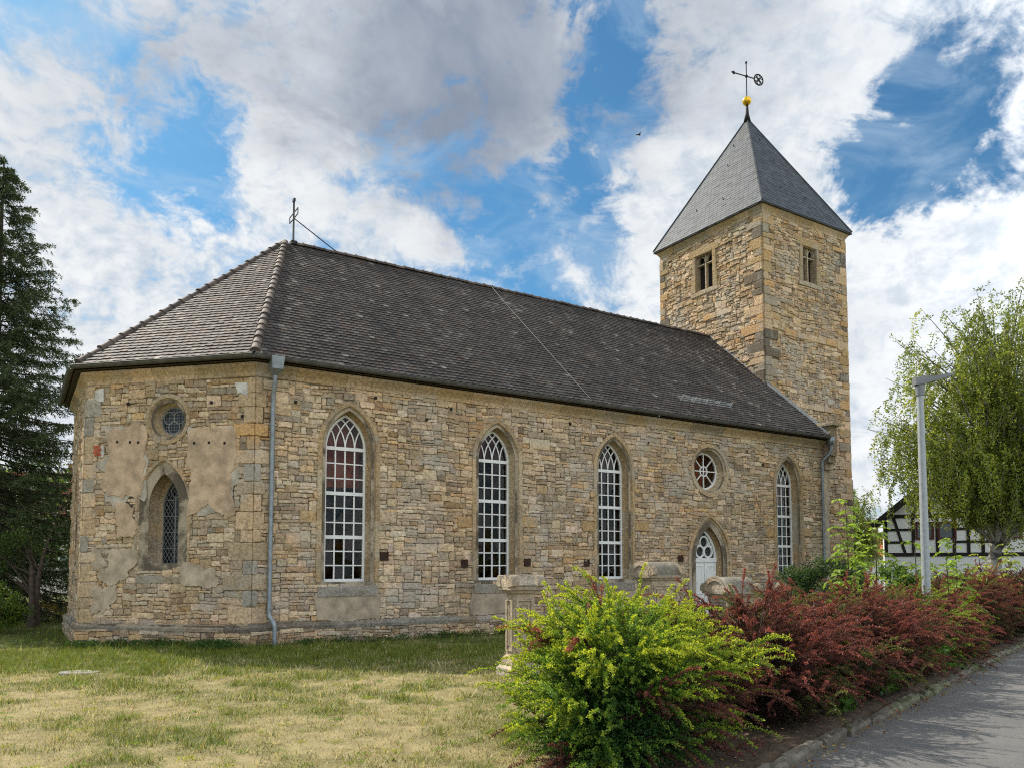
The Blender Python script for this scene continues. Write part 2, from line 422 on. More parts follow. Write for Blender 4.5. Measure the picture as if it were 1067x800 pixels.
# ---- openings -------------------------------------------------------
class Arch:
    def __init__(s, c, b, zb, zs, r): s.c, s.b, s.zb, s.zs, s.r = c, b, zb, zs, r; s.R = (b*b + r*r) / (2*b)
    def pts(s, off=0.0, n=14, nv=8):
        cx = s.b - s.R; R = s.R + off; top = math.acos(-cx / R) if abs(cx) <= R else 0
        up = np.linspace(s.zb, s.zs, nv)
        th = np.linspace(0, top, n)[1:]
        rx, rz = cx + R * np.cos(th), s.zs + R * np.sin(th)
        left = np.stack([-np.full(nv, s.b + off), up], 1); la = np.stack([-rx, rz], 1); ra = np.stack([rx, rz], 1)[::-1][1:]
        right = np.stack([np.full(nv, s.b + off), up[::-1]], 1)
        return np.concatenate([left, la, ra, right]) + (s.c, 0)
    closed = False
    def half(s, z, off):
        z = np.asarray(z, float); cx = s.b - s.R; R = s.R + off
        h = np.where(z <= s.zs, s.b + off, cx + np.sqrt(np.maximum(R*R - (z - s.zs)**2, 0)))
        return np.where((z < s.zb - .05), -1, h)
class Circ:
    closed = True
    def __init__(s, c, zc, r): s.c, s.zc, s.r = c, zc, r
    def pts(s, off=0.0, n=40, nv=0):
        th = np.arange(n) * 2 * PI / n
        return np.stack([s.c + (s.r + off) * np.cos(th), s.zc + (s.r + off) * np.sin(th)], 1)
    def half(s, z, off):
        d = (s.r + off)**2 - (np.asarray(z, float) - s.zc)**2
        return np.where(d > 0, np.sqrt(np.maximum(d, 0)), -1)
class Rect:
    closed = False
    def __init__(s, c, b, z0, z1): s.c, s.b, s.z0, s.z1 = c, b, z0, z1
    def pts(s, off=0.0, n=0, nv=0):
        x = s.b + off; return np.array([(-x, s.z0 - off), (-x, s.z1 + off), (x, s.z1 + off), (x, s.z0 - off)]) + (s.c, 0)
    def half(s, z, off):
        z = np.asarray(z, float); return np.where((z > s.z0 - off) & (z < s.z1 + off), s.b + off, -1)

WIN = [Arch(x, .52, 1.42, 4.66, .84) for x in (2.24, 6.45, 10.54, 18.52)]
OCU = Circ(14.6, 4.92, .61)
DOOR = Arch(14.55, .56, -.05, 2.0, 1.0)
NICHE = Arch(2.30, .335, 1.87, 3.2, .67)
AOC = Circ(2.235, 5.21, .34)
SLIT = Arch(2.2, .34, 1.9, 3.2, .67)
TWE = Rect(3.12, .50, 13.82, 15.42)
TWS = Rect(2.92, .45, 13.72, 15.25)

# ---- rubble stones by a skyline fill ---------------------------------
def stone_colour(n, rng, pal=None):
    base = np.array([BUFF, (.58,.45,.30), OCHRE, GREY, DARK, PALE, (.49,.365,.235), (.45,.285,.16)])
    p = np.array(pal if pal is not None else [.30,.22,.07,.12,.02,.13,.12,.02]); p = p / p.sum()
    c = base[rng.choice(len(base), n, p=p)]
    c = c * .74 + np.array((.545,.415,.275)) * .26
    return c * rng.uniform(.60, 1.18, (n, 1)) * rng.uniform(.97, 1.03, (n, 3))
def place_stone(mb, face, a0, a1, z0, z1, off, col, rng, joint=.0045, warp=0.034, seed=0, rough=1.0):
    wdt, hgt = a1 - a0 - 2*joint, z1 - z0 - 2*joint
    if wdt < .025 or hgt < .02: return
    na = 2 if wdt < .16 else (3 if wdt < .3 else 5)
    cr = min(min(wdt, hgt) * rng.uniform(.06, .26), rng.uniform(.006, .03))
    ca, cz = (a0 + a1) / 2, (z0 + z1) / 2
    hw, hh = wdt / 2, hgt / 2
    t = [(-hw, -hh + cr), (-hw, (rng.random() - .5)*hh), (-hw, hh - cr), (-hw + cr, hh)] + [(-hw + wdt * k / na, hh) for k in range(1, na)] + [(hw - cr, hh), (hw, hh - cr), (hw, -hh + cr), (hw - cr, -hh)] + [(hw - wdt * k / na, -hh) for k in range(1, na)] + [(-hw + cr, -hh)]
    P = np.array(t); n = len(P)
    j = min(.014, hgt * .12) * rough
    P = P + rng.uniform(-j, j, P.shape)
    P = P + (ca, cz)
    if warp:
        P[:, 1] += warp * 2 * (vnoise(P[:, 0] * .9, P[:, 1] * .5, seed=seed) - .5) + warp * (vnoise(P[:, 0] * 3, P[:, 1] * 2, seed=seed + 5) - .5)
    cen = P.mean(0)
    bev = min(.016, hgt * .2)
    dv = P - cen; ln = np.linalg.norm(dv, axis=1, keepdims=True)
    I = P - dv / ln * bev * rng.uniform(.7, 1.5, (n, 1))
    tilt = rng.uniform(-.05, .05, 2) * rough
    fo = off + ((I - cen) * tilt).sum(1) + rng.uniform(-.004, .004, n) * rough
    V = np.concatenate([face(P[:, 0], P[:, 1], -.012), face(P[:, 0], P[:, 1], off - bev * .9), face(I[:, 0], I[:, 1], fo), face(cen[0], cen[1], off + .005 * rough)[None]])
    i = np.arange(n); k = (i + 1) % n
    F = np.concatenate([np.stack([i, k, n + k, n + i], 1), np.stack([n + i, n + k, 2*n + k, 2*n + i], 1)])
    mb.add(V, F, col)
    mb.add(V[2*n:], np.stack([i, k, np.full(n, n)], 1), col)
def rubble(mb, face, a0, a1, z0, z1, openings=(), seed=0, wr=(.12, .60), hr=(.07, .185), pal=None, outm=.012, blocks=(), rel=.034):
    rng = np.random.default_rng(seed)
    res = .03; nc = int(round((a1 - a0) / res)); res = (a1 - a0) / nc
    h = np.full(nc, float(z0)); out = []
    fixed = list(blocks)
    while True:
        i = int(np.argmin(h)); hz = h[i]
        if hz >= z1 - .02: break
        l = i
        while l > 0 and abs(h[l-1] - hz) < 1e-6: l -= 1
        r = i
        while r < nc - 1 and abs(h[r+1] - hz) < 1e-6: r += 1
        run = (r - l + 1) * res
        nb = [h[l-1]] if l > 0 else []
        if r < nc - 1: nb.append(h[r+1])
        if run < .10:
            t_ = min(nb) if nb else hz + .1
            if t_ - hz > .035: out.append((a0 + l*res, a0 + (r+1)*res, hz, t_))
            h[l:r+1] = t_; continue
        wd = float(np.clip(rng.lognormal(math.log(.28), .45), *wr)); hh = float(rng.uniform(*hr)) * (1 if rng.random() > .22 else .62)
        if rng.random() < .05: hh *= 1.6; wd *= 1.3
        if run - wd < .12: wd = run if run < wr[1] * 1.3 else run / 2
        k = max(2, int(round(wd / res))); k = min(k, r - l + 1)
        zt_ = hz + hh
        for b in nb:
            if abs(b - zt_) < .045 and b - hz > .04: zt_ = b
        if rng.random() < .5 and l > 0: s0 = l
        else: s0 = l if rng.random() < .5 else r - k + 1
        zt_ = min(zt_, z1)
        if z1 - zt_ < .05: zt_ = z1
        out.append((a0 + s0*res, a0 + (s0+k)*res, hz, zt_)); h[s0:s0+k] = zt_
    cols = stone_colour(len(out), rng, pal)
    # neighbouring stones share a quarry bed: the palette drifts along the wall
    for (x0, x1, y0, y1), c in zip(out, cols):
        cx, cz = (x0 + x1) / 2, (y0 + y1) / 2
        if any(b[0] < x0 + .02 and x1 - .02 < b[1] and b[2] < y0 + .02 and y1 - .02 < b[3] for b in fixed): continue
        segs = [(x0, x1)]
        for op, mrg in openings:
            hw = float(np.max(op.half(np.linspace(y0, y1, 5), mrg)))
            if hw <= 0: continue
            ns = []
            for s0, s1 in segs:
                l_, r_ = op.c - hw, op.c + hw
                if s1 <= l_ or s0 >= r_: ns.append((s0, s1))
                else:
                    if s0 < l_ - .04: ns.append((s0, l_))
                    if s1 > r_ + .04: ns.append((r_, s1))
            segs = ns
        drift = .86 + .3 * float(fbm(cx * .55, cz * .8, seed=seed + 3, o=3))
        for s0, s1 in segs:
            place_stone(mb, face, s0, s1, y0, y1, outm + float(rng.uniform(0, rel)), c * drift, rng, seed=seed + 17)
def block(mb, face, a0, a1, z0, z1, off, col, rng, rough=.5):
    place_stone(mb, face, a0, a1, z0, z1, off, np.array(col) * rng.uniform(.85, 1.12), rng, joint=.006, warp=0.0, rough=rough)

# ---- wall skins (mortar behind the stones) ---------------------------
rubm = MB()
skin = MB()
def wall_skin(face, a1, z0, z1, ops, off=0.0, mi=0, mrg=.06, mbx=None, a0=0.0):
    loops = [[(a0, z0), (a1, z0), (a1, z1), (a0, z1)]]
    for op in ops:
        pts = op.pts(mrg)
        loops.append([tuple(p) for p in pts][::-1])
    (mbx or skin).poly(loops, face.m2(off), (1, 1, 1), mi)
south_ops = WIN + [OCU]
ld = Arch(14.55, .56, .0, 2.0, 1.0)
wall_skin(F_S, L, -.3, ZE, south_ops + [ld])
wall_skin(F_A, SA, -.5, ZE, [NICHE, AOC])
wall_skin(F_E, EF, -.6, ZE, [SLIT])
wall_skin(F_B, SA, -.5, ZE, [])
NWIN = [Arch(x, .52, 1.42, 4.66, .84) for x in (2.0, 9.2, 15.9)]
wall_skin(F_N, L, -.3, ZE, NWIN)
skin.poly([[(0, -.3), (W, -.3), (W, ZE), (W/2, ZR - .1), (0, ZE)]], F_W.m2(-.02))
# inner skins, floor and ceiling of the nave
inn = MB()
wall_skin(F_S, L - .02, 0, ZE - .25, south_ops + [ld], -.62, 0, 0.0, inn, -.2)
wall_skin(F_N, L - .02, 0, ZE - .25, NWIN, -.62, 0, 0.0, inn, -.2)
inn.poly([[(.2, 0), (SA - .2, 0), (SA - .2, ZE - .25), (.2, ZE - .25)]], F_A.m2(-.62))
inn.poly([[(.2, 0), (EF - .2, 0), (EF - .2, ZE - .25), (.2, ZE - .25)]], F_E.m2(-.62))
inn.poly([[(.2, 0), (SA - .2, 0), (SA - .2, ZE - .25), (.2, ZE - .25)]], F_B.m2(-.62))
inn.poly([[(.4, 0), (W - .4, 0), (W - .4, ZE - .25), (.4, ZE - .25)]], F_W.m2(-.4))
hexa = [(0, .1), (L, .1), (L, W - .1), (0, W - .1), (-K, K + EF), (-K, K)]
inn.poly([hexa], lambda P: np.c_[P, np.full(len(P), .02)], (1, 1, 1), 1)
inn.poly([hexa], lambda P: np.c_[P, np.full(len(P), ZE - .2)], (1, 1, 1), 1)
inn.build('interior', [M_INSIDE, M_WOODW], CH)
# gallery of turned balusters along the far side of the nave, seen through the glass
gm = MB()
for v0 in (3.3, 8.0):
    gm.box((3.6, v0, 2.5), (L - 1, v0 + .12, 2.62)); gm.box((3.6, v0, 3.3), (L - 1, v0 + .12, 3.4))
    for k in range(120):
        u = 3.7 + k * .133
        gm.box((u, v0 + .03, 2.62), (u + .05, v0 + .09, 3.3))
    for k in range(5):
        gm.box((4 + 3.6*k, v0 - .05, 0), (4.18 + 3.6*k, v0 + .13, ZE - .22))
gm.box((3.6, 8.1, 2.42), (L - 1, W - .65, 2.5))
gm.build('gallery', M_GALL, CH)
for u_a, u_b, z_a in ((1.2, 4.2, 3.9), (13.4, L - .7, 4.25)):
    lf_ = MB(); k = 0; u_ = u_a
    while u_ < u_b:
        lf_.box((u_, .70 + .012*(k % 2), z_a), (u_ + .21, .74 + .012*(k % 2), ZE - .22)); u_ += .215; k += 1
    lf_.box((u_a, .66, z_a - .15), (u_b, .9, z_a))
    lf_.build('loft_boarding', M_WOODW, CH)

# stones on the visible faces
rng = np.random.default_rng(5)
def quoins(face, a_edge, sgn, z0, z1, seed, hr=(.24, .42), wr=(.34, .72), skip=1.0):
    r = np.random.default_rng(seed); z = z0; res = []; k = 0
    while z < z1 - .1:
        h_ = min(r.uniform(*hr), z1 - z); wd = r.uniform(*wr) if (k % 2 == 0) else r.uniform(wr[0] * .55, wr[0])
        a0, a1 = (a_edge, a_edge + wd) if sgn > 0 else (a_edge - wd, a_edge)
        res.append((a0, a1, z, z + h_)); z += h_; k += 1
    return res
QA = quoins(F_A, 0, 1, .5, 6.08, 21); QA2 = quoins(F_A, SA, -1, .45, 6.08, 22, (.24, .5), (.3, .5))
QS = quoins(F_S, 0, 1, .5, 6.08, 21, (.24, .42), (.2, .4))
QE = quoins(F_E, 0, 1, .45, 6.08, 22, (.24, .5), (.25, .45))
QTE = quoins(F_TE, 0, 1, 7.0, 16.05, 31, (.2, .46), (.5, 1.15)); QTS = quoins(F_TS, 0, 1, 6.0, 16.05, 31, (.2, .46), (.45, .9))
QTS2 = quoins(F_TS, TU, -1, 0, 16.05, 33, (.2, .46), (.45, .9)); QTE2 = quoins(F_TE, TV, -1, 9.0, 16.05, 34, (.2, .42), (.3, .7))
# squared stones beside the window jambs
JB = []
for w_ in WIN:
    r = np.random.default_rng(int(w_.c * 10))
    JB += [(w_.c - 1.16 - r.uniform(0, .1), w_.c - .79, 2.80, 3.10), (w_.c + .79, w_.c + 1.22 + r.uniform(0, .15), 2.86, 3.16)]
PANEL = [(w_.c - .82, w_.c + .80, .52, 1.09) for w_ in WIN]
rubble(rubm, F_S, 0, L, .50, 6.10, [(o, .20) for o in WIN + [OCU]] + [(DOOR, .3)], 101, blocks=QS + JB + PANEL)
PATCH = [(2.82, 3.84, 3.35, 5.0), (.5, 1.6, 3.05, 4.85), (3.0, 3.5, 2.45, 3.25)]
rubble(rubm, F_A, 0, SA, .45, 6.10, [(NICHE, .30), (AOC, .2)], 102, blocks=QA + QA2 + PATCH, pal=[.32,.24,.07,.09,.01,.15,.10,.02])
rubble(rubm, F_E, 0, EF, .45, 6.10, [(SLIT, .3)], 103, blocks=QE, pal=[.28,.22,.1,.15,.02,.15,.08,.02])
rubm.build('rubble_facing', M_RUB, CH)
skin.build('wall', M_MORT, CH)

for fc, lst, off in ((F_A, QA, .054), (F_A, QA2, .054), (F_S, QS, .054), (F_E, QE, .054)):
    qm = MB()
    for (a0, a1, z0, z1) in lst:
        r = np.random.default_rng(int(abs(z0) * 977) % 9999)
        block(qm, fc, a0 - (.012 if a0 == 0 else 0), a1 + (.012 if a1 == SA else 0), z0, z1, off + r.uniform(-.006, .008), [BUFF, (.44,.335,.21), OCHRE, (.36,.32,.26)][r.choice(4, p=[.4,.3,.12,.18])], rng)
    qm.build('quoins', M_ASH, CH)
for (a0, a1, z0, z1) in JB: qm = MB(); block(qm, F_S, a0, a1, z0, z1, .055, [(.44,.30,.15), BUFF][int(rng.random() > .6)], rng); qm.build('jamb_stone', M_ASH, CH)

# render panels under the windows and the remnants of old render on the apse
def ragged(face, mb, x0, x1, z0, z1, off, col, seed, amp=.05, n=110, thick=.03):
    mb = MB()
    t_ = np.linspace(0, 4, n, endpoint=False)
    P = []
    for s in t_:
        k = int(s); f = s - k
        P.append([(x0 + (x1-x0)*f, z0), (x1, z0 + (z1-z0)*f), (x1 - (x1-x0)*f, z1), (x0, z1 - (z1-z0)*f)][k])
    P = np.array(P); c = P.mean(0)
    nn = fbm(P[:, 0]*2.6, P[:, 1]*2.6, seed=seed, o=5) - .5
    P = c + (P - c) * (1 + (nn * amp * 6)[:, None] / np.maximum(np.linalg.norm(P - c, axis=1, keepdims=True), .2))
    mb.poly([[tuple(p) for p in P]], face.m2(off), col)
    V = np.concatenate([face(P[:, 0], P[:, 1], off), face(P[:, 0]*1.0, P[:, 1], off - thick)])
    i = np.arange(n); k = (i + 1) % n
    mb.add(V, np.stack([i, k, n + k, n + i], 1), col)
    mb.build('render_patch', M_PLAS, CH)
for i_, (a0, a1, z0, z1) in enumerate(PANEL): ragged(F_S, None, a0, a1, z0, z1, .058, (.37,.295,.21), 60 + i_, .05)
for i_, (a0, a1, z0, z1) in enumerate(PATCH[:2]): ragged(F_A, None, a0 - .05, a1 + .05, z0 - .10, z1 + .04, .048, (.44,.385,.31), 170 + i_, .12)
for i_, (a0, a1, z0, z1) in enumerate(PATCH): ragged(F_A, None, a0, a1, z0, z1, .066, (.50,.36,.24), 70 + i_, .10)
for i_, (a0, a1, z0, z1) in enumerate([(3.05, 3.9, 1.5, 2.1), (3.5, 4.2, .65, 1.35), (3.62, 4.1, 1.75, 2.2), (1.0, 1.6, 1.45, 1.75)]): ragged(F_A, None, a0, a1, z0, z1, .058, (.47,.375,.265), 80 + i_, .12)
for i_, (a0, a1, z0, z1) in enumerate([(3.93, 4.22, 4.37, 4.68), (4.0, 4.25, 5.72, 6.0), (.18, .5, 5.66, 5.98)]): ragged(F_A, None, a0, a1, z0, z1, .060, (.58,.55,.50), 90 + i_, .05)
bp = MB()
for zr_ in range(4):
    for xr in range(2):
        a0 = 3.98 + xr*.1 + (zr_ % 2)*.03
        bp.box((a0, 0, 0), (a0 + .09, .012, .055), (.42,.10,.05), 0, lambda v, zz_=zr_: F_A(v[:, 0], v[:, 2] + 4.40 + zz_*.064, .060 + v[:, 1]))
bp.build('brick_patch', M_PLAS, CH)

# ---- plinth ----------------------------------------------------------
plm = MB()
PL = .11
F_Sp, F_Ap, F_Ep = Face((-PL*math.tan(rad(22.5)), -PL), (1, 0), (0, -1)), Face((-PL*math.tan(rad(22.5)), -PL), (-q, q), (-q, -q)), Face((-K - PL, K - PL*math.tan(rad(22.5))), (0, 1), (-1, 0))
tt = 2 * PL * math.tan(rad(22.5))
pal = [.08,.06,.06,.26,.30,.02,.14,.08]
DR = Arch(14.55 + .05, .95, -.3, 2.0, 1.0)
rubble(plm, F_Sp, 0, L, -.25, .36, [(DR, 0)], 110, pal=pal, wr=(.16, .6), hr=(.08, .16))
rubble(plm, F_Ap, 0, SA + tt, -.4, .33, [], 111, pal=pal, wr=(.16, .6), hr=(.08, .16))
rubble(plm, F_Ep, 0, EF + tt/2, -.5, .33, [], 112, pal=pal, wr=(.16, .6), hr=(.08, .16))
pmort = MB()
for fc, a1 in ((F_Sp, 13.5), (F_Ap, SA + tt), (F_Ep, EF + tt/2)): pmort.poly([[(0, -.6), (a1, -.6), (a1, .46), (0, .46)]], fc.m2(0))
pmort.poly([[(15.65, -.6), (L, -.6), (L, .46), (15.65, .46)]], F_Sp.m2(0))
def ledge(face, a0, a1, zt, seed):
    cap = MB(); r = np.random.default_rng(seed); a = a0
    while a < a1 - .05:
        b = min(a + r.uniform(.6, 1.3), a1)
        if a1 - b < .3: b = a1
        d = r.uniform(-.008, .012); o = r.uniform(-.006, .012)
        prof = [(.0, zt - .14), (.035 + o, zt - .135), (.04 + o, zt - .06), (-PL + .02, zt + .03 + d)]
        P = [(x, y) for x, y in prof]
        V = np.concatenate([face(np.full(4, a + .004), [p[1] for p in P], [p[0] for p in P]), face(np.full(4, b - .004), [p[1] for p in P], [p[0] for p in P])])
        cap.add(V, [(0, 4, 5, 1), (1, 5, 6, 2), (2, 6, 7, 3), (0, 1, 2, 3), (4, 7, 6, 5)], np.array([(.22,.20,.165), (.27,.225,.165), (.16,.14,.115)][r.integers(3)]) * r.uniform(.85, 1.1))
        a = b
    cap.build('plinth_ledge', M_ASH, po)
po = plm.build('plinth', M_RUB, CH); pmort.build('plinth_mortar', M_MORT, po)
ledge(F_Sp, -.02, 13.55, .48, 1); ledge(F_Sp, 15.6, L, .48, 2); ledge(F_Ap, -.02, SA + tt + .02, .45, 3); ledge(F_Ep, -.02, EF, .45, 4)

# ---- cornice under the eaves ------------------------------------------
com = MB()
def cornice(face, a0, a1, m0, m1, seed, zb=6.10, zt=6.40, out=.17, mb=com):
    r = np.random.default_rng(seed); cuts = [a0]
    while cuts[-1] < a1 - .9: cuts.append(cuts[-1] + r.uniform(.55, 1.25))
    cuts[-1:] = [a1] if a1 - cuts[-1] < .5 else [cuts[-1], a1]
    prof = np.array([(.0, zb), (.035, zb + .015), (.04, zb + .10), (out * .55, zb + .17), (out, zt - .06), (out, zt), (-.05, zt)])
    for i_ in range(len(cuts) - 1):
        e0 = m0 if i_ == 0 else 0; e1 = m1 if i_ == len(cuts) - 2 else 0
        j = r.uniform(-.008, .008)
        A0 = cuts[i_] - e0 * prof[:, 0] + .004 * (i_ > 0); A1 = cuts[i_ + 1] + e1 * prof[:, 0] - .004
        V = np.concatenate([face(A0, prof[:, 1], prof[:, 0] + j), face(A1, prof[:, 1], prof[:, 0] + j)]); n = len(prof); k = np.arange(n - 1)
        col = np.array([(.47,.345,.20), BUFF, (.44,.33,.205), (.34,.275,.19)][r.choice(4, p=[.35,.3,.2,.15])]) * r.uniform(.85, 1.1)
        mb.add(V, np.stack([k, k + 1, n + k + 1, n + k], 1), col); mb.add(V, [tuple(range(n)), tuple(range(n, 2*n))], col)
T22 = math.tan(rad(22.5))
cornice(F_S, 0, L, T22, 0, 1); cornice(F_A, 0, SA, T22, T22, 2); cornice(F_E, 0, EF, T22, T22, 3)
com.build('cornice', M_ASH, CH)

# ---- dressed stone surrounds -------------------------------------------
def surround(op, face, prof, seed, blk=.55, colp=None, parent=None, dirt=.0):
    """a moulded stone surround: the outline swept through (offset, depth) pairs, cut into separate blocks"""
    r = np.random.default_rng(seed); mb = MB()
    rings = [op.pts(o, 15, 12) for o, d in prof]
    n = len(rings[0]); ref = rings[len(rings)//2]
    seg = np.linalg.norm(np.diff(ref, axis=0), axis=1); cum = np.r_[0, np.cumsum(seg)]
    idx = [0]; tot = n if op.closed else n - 1
    last = 0
    for i_ in range(1, tot):
        if cum[min(i_, n-1)] - cum[min(last, n-1)] > blk * r.uniform(.75, 1.25): idx.append(i_); last = i_
    idx.append(tot)
    for b in range(len(idx) - 1):
        ii = np.arange(idx[b], idx[b+1] + 1) % n
        j = r.uniform(-.006, .006)
        V = np.concatenate([face(rg[ii, 0], rg[ii, 1], d + (j if k not in (0, len(prof)-1) else 0)) for k, (rg, (o, d)) in enumerate(zip(rings, prof))])
        m_ = len(ii); k = np.arange(m_ - 1)
        F = np.concatenate([np.stack([p*m_ + k, p*m_ + k + 1, (p+1)*m_ + k + 1, (p+1)*m_ + k], 1) for p in range(len(prof) - 1)])
        cp = colp or [(.43,.32,.19), (.40,.29,.165), (.37,.285,.185), (.44,.345,.22)]
        mb.add(V, F, np.array(cp[r.integers(len(cp))]) * r.uniform(.82, 1.1))
    return mb

def bar2(mb, face, P, w_, o0, o1, col=(1, 1, 1), mi=0, closed=False):
    """a flat bar following points P on the face, w_ wide, from offset o0 (back) to o1 (front)"""
    P = np.asarray(P, float); n = len(P)
    tg = np.roll(P, -1, 0) - np.roll(P, 1, 0) if closed else np.gradient(P, axis=0)
    tg = norm(tg); nr = np.stack([-tg[:, 1], tg[:, 0]], 1)
    Lp, Rp = P + nr * w_ / 2, P - nr * w_ / 2
    V = np.concatenate([face(Lp[:, 0], Lp[:, 1], o1), face(Rp[:, 0], Rp[:, 1], o1), face(Rp[:, 0], Rp[:, 1], o0), face(Lp[:, 0], Lp[:, 1], o0)])
    k = np.arange(n if closed else n - 1); k2 = (k + 1) % n
    F = np.concatenate([np.stack([p*n + k, p*n + k2, ((p+1) % 4)*n + k2, ((p+1) % 4)*n + k], 1) for p in range(4)])
    mb.add(V, F, col, mi)
    if not closed: mb.add(V, [(0, n, 2*n, 3*n), (n-1, 2*n-1, 3*n-1, 4*n-1)], col, mi)

def glass_panes(mb, face, op, rects, off, seed, tilt=.012):
    r = np.random.default_rng(seed)
    for (x0, x1, z0, z1) in rects:
        t0, t1 = r.normal(0, tilt, 2)
        P = np.array([(x0, z0), (x1, z0), (x1, z1), (x0, z1)])
        mb.add(face(P[:, 0], P[:, 1], off + (P[:, 0] - x0 - (x1-x0)/2) * t0 + (P[:, 1] - (z0+z1)/2) * t1), [(0, 1, 2, 3)])

LPROF = [(.27, -.02), (.27, .052), (.165, .054), (.15, .02), (.135, .005), (.05, -.20), (.05, -.215), (.005, -.26), (.005, -.60)]
def lancet_window(op, seed):
    r = -.285
    f = MB()
    bar2(f, F_S, op.pts(-.022, 15, 10), .055, r - .05, r + .035)
    bar2(f, F_S, [(op.c - op.b, op.zb + .035), (op.c + op.b, op.zb + .035)], .07, r - .05, r + .037)
    rows = [4.66, 3.56, 2.5, op.zb + .05]
    for z in rows[:3]: bar2(f, F_S, [(op.c - op.b, z), (op.c + op.b, z)], .085, r - .05, r + .040)
    xs = np.linspace(op.c - op.b + .03, op.c + op.b - .03, 5)
    for x in xs[1:4]: bar2(f, F_S, [(x, op.zb + .03), (x, 4.66)], .034, r - .012, r + .020)
    for a, b in zip(rows[:-1], rows[1:]):
        for k in (1, 2): bar2(f, F_S, [(op.c - op.b, a + (b - a)*k/3), (op.c + op.b, a + (b - a)*k/3)], .030, r - .012, r + .017)
    cx = op.b - op.R
    for x in xs[1:4] - op.c:                                   # intersecting tracery
        for sg in (1, -1):
            th = np.linspace(0, 1.4, 60)
            px = x + sg * (op.R - op.R * np.cos(th)); pz = 4.66 + op.R * np.sin(th)
            ok = (np.abs(px) <= op.half(pz, -.02)); k = int(np.argmin(ok)) if not ok.all() else 60
            if k > 3: bar2(f, F_S, np.stack([px[:k] + op.c, pz[:k]], 1)[::2], .030, r - .010, r + .014 + .002*sg)
    fo = f.build('lancet_window', M_WHITE, CH)
    g = MB(); rects = []
    for a, b in zip(rows[:-1], rows[1:]):
        for k in range(3):
            for x in range(4): rects.append((xs[x], xs[x+1], a + (b-a)*(k+1)/3, a + (b-a)*k/3))
    glass_panes(g, F_S, op, rects, r - .012, seed)
    P = op.pts(-.03, 15, 2); P = P[P[:, 1] >= 4.6]
    g.poly([[tuple(p) for p in P]], F_S.m2(r - .012))
    g.build('pane', M_GLASS, fo)
    surround(op, F_S, LPROF, seed).build('stone_surround', M_ASH, fo)
    s = MB()
    V = []
    for x in (op.c - .74, op.c + .74):
        V.append([(x, 1.08, -.05), (x, 1.08, .075), (x, 1.30, .085), (x, 1.415, -.30), (x, 1.415, -.6)])
    Va = [F_S(np.array(p)[:, 0], np.array(p)[:, 1], np.array(p)[:, 2]) for p in V]
    k = np.arange(4)
    s.add(np.concatenate(Va), np.stack([k, k + 1, 5 + k + 1, 5 + k], 1), (.27,.245,.2)); s.add(np.concatenate(Va), [(0,1,2,3,4), (5,6,7,8,9)], (.27,.245,.2))
    s.build('sill', M_ASH, fo)
    return fo
for i_, o_ in enumerate(WIN): lancet_window(o_, 200 + i_)
# round window above the door
f = MB(); r = -.27
bar2(f, F_S, OCU.pts(-.025), .06, r - .05, r + .035, closed=True)
bar2(f, F_S, Circ(OCU.c, OCU.zc, .16).pts(0, 24), .035, r - .04, r + .03, closed=True)
for k in range(8):
    a = k * PI / 4; rr0 = 0.0 if k % 2 == 0 else .15
    bar2(f, F_S, [(OCU.c + rr0*math.cos(a), OCU.zc + rr0*math.sin(a)), (OCU.c + .6*math.cos(a), OCU.zc + .6*math.sin(a))], .032, r - .035, r + .024 + .001*(k % 4))
fo = f.build('round_window', M_WHITE, CH)
g = MB(); g.poly([[tuple(p) for p in OCU.pts(-.02)]], F_S.m2(r - .01)); g.build('pane', M_GLASS, fo)
surround(OCU, F_S, [(.27, -.02), (.27, .055), (.16, .055), (.14, .015), (.02, -.2), (.0, -.25), (.0, -.6)], 210, .6).build('stone_surround', M_ASH, fo)

# door: two white leaves, transom, pierced white tympanum, many-moulded arch
d = MB(); r = -.24
for s in (-1, 1):
    x0, x1 = sorted((DOOR.c + s*.012, DOOR.c + s*.555))
    bar2(d, F_S, [((x0+x1)/2, -.05), ((x0+x1)/2, 1.93)], x1 - x0, r - .06, r)
    for z0, z1 in ((.15, .75), (.9, 1.8)):
        for p in ([(x0+.09, z0), (x0+.09, z1)], [(x1-.09, z0), (x1-.09, z1)]): bar2(d, F_S, p, .03, r, r + .018)
        for p in ([(x0+.09, z0), (x1-.09, z0)], [(x0+.09, z1), (x1-.09, z1)]): bar2(d, F_S, p, .03, r, r + .020)
do = d.build('door', M_WHITE, CH)
h = MB(); h.tube(F_S(np.array([DOOR.c + .06, DOOR.c + .06, DOOR.c + .18]), np.array([1.0, 1.0, 1.0]), np.array([r, r + .06, r + .065])), .012, 8); h.build('handle', M_IRON, do)
ty = MB()
bar2(ty, F_S, [(DOOR.c - .56, 2.0), (DOOR.c + .56, 2.0)], .13, r - .06, r + .03)
bar2(ty, F_S, DOOR.pts(-.04, 15, 10)[9:-9], .085, r - .06, r + .02)
for ax, az in ((-.19, 2.27), (.19, 2.27), (0, 2.58)):
    th = np.linspace(0, 2*PI, 28, endpoint=False)
    bar2(ty, F_S, np.stack([DOOR.c + ax + .185*np.cos(th), az + .185*np.sin(th)], 1), .055, r - .05, r + .012 + .003*ax, closed=True)
for sx in (-1, 1):
    th = np.linspace(0, 2*PI, 14, endpoint=False)
    bar2(ty, F_S, np.stack([DOOR.c + sx*.33 + .06*np.cos(th), 2.52 + .09*np.sin(th)], 1), .04, r - .05, r + .010, closed=True)
ty.build('tympanum', M_WHITE, do)
g = MB(); P = DOOR.pts(-.04, 15, 2); P = P[P[:, 1] >= 1.99]; g.poly([[tuple(p) for p in P]], F_S.m2(r - .05)); g.build('pane', M_LEAD, do)
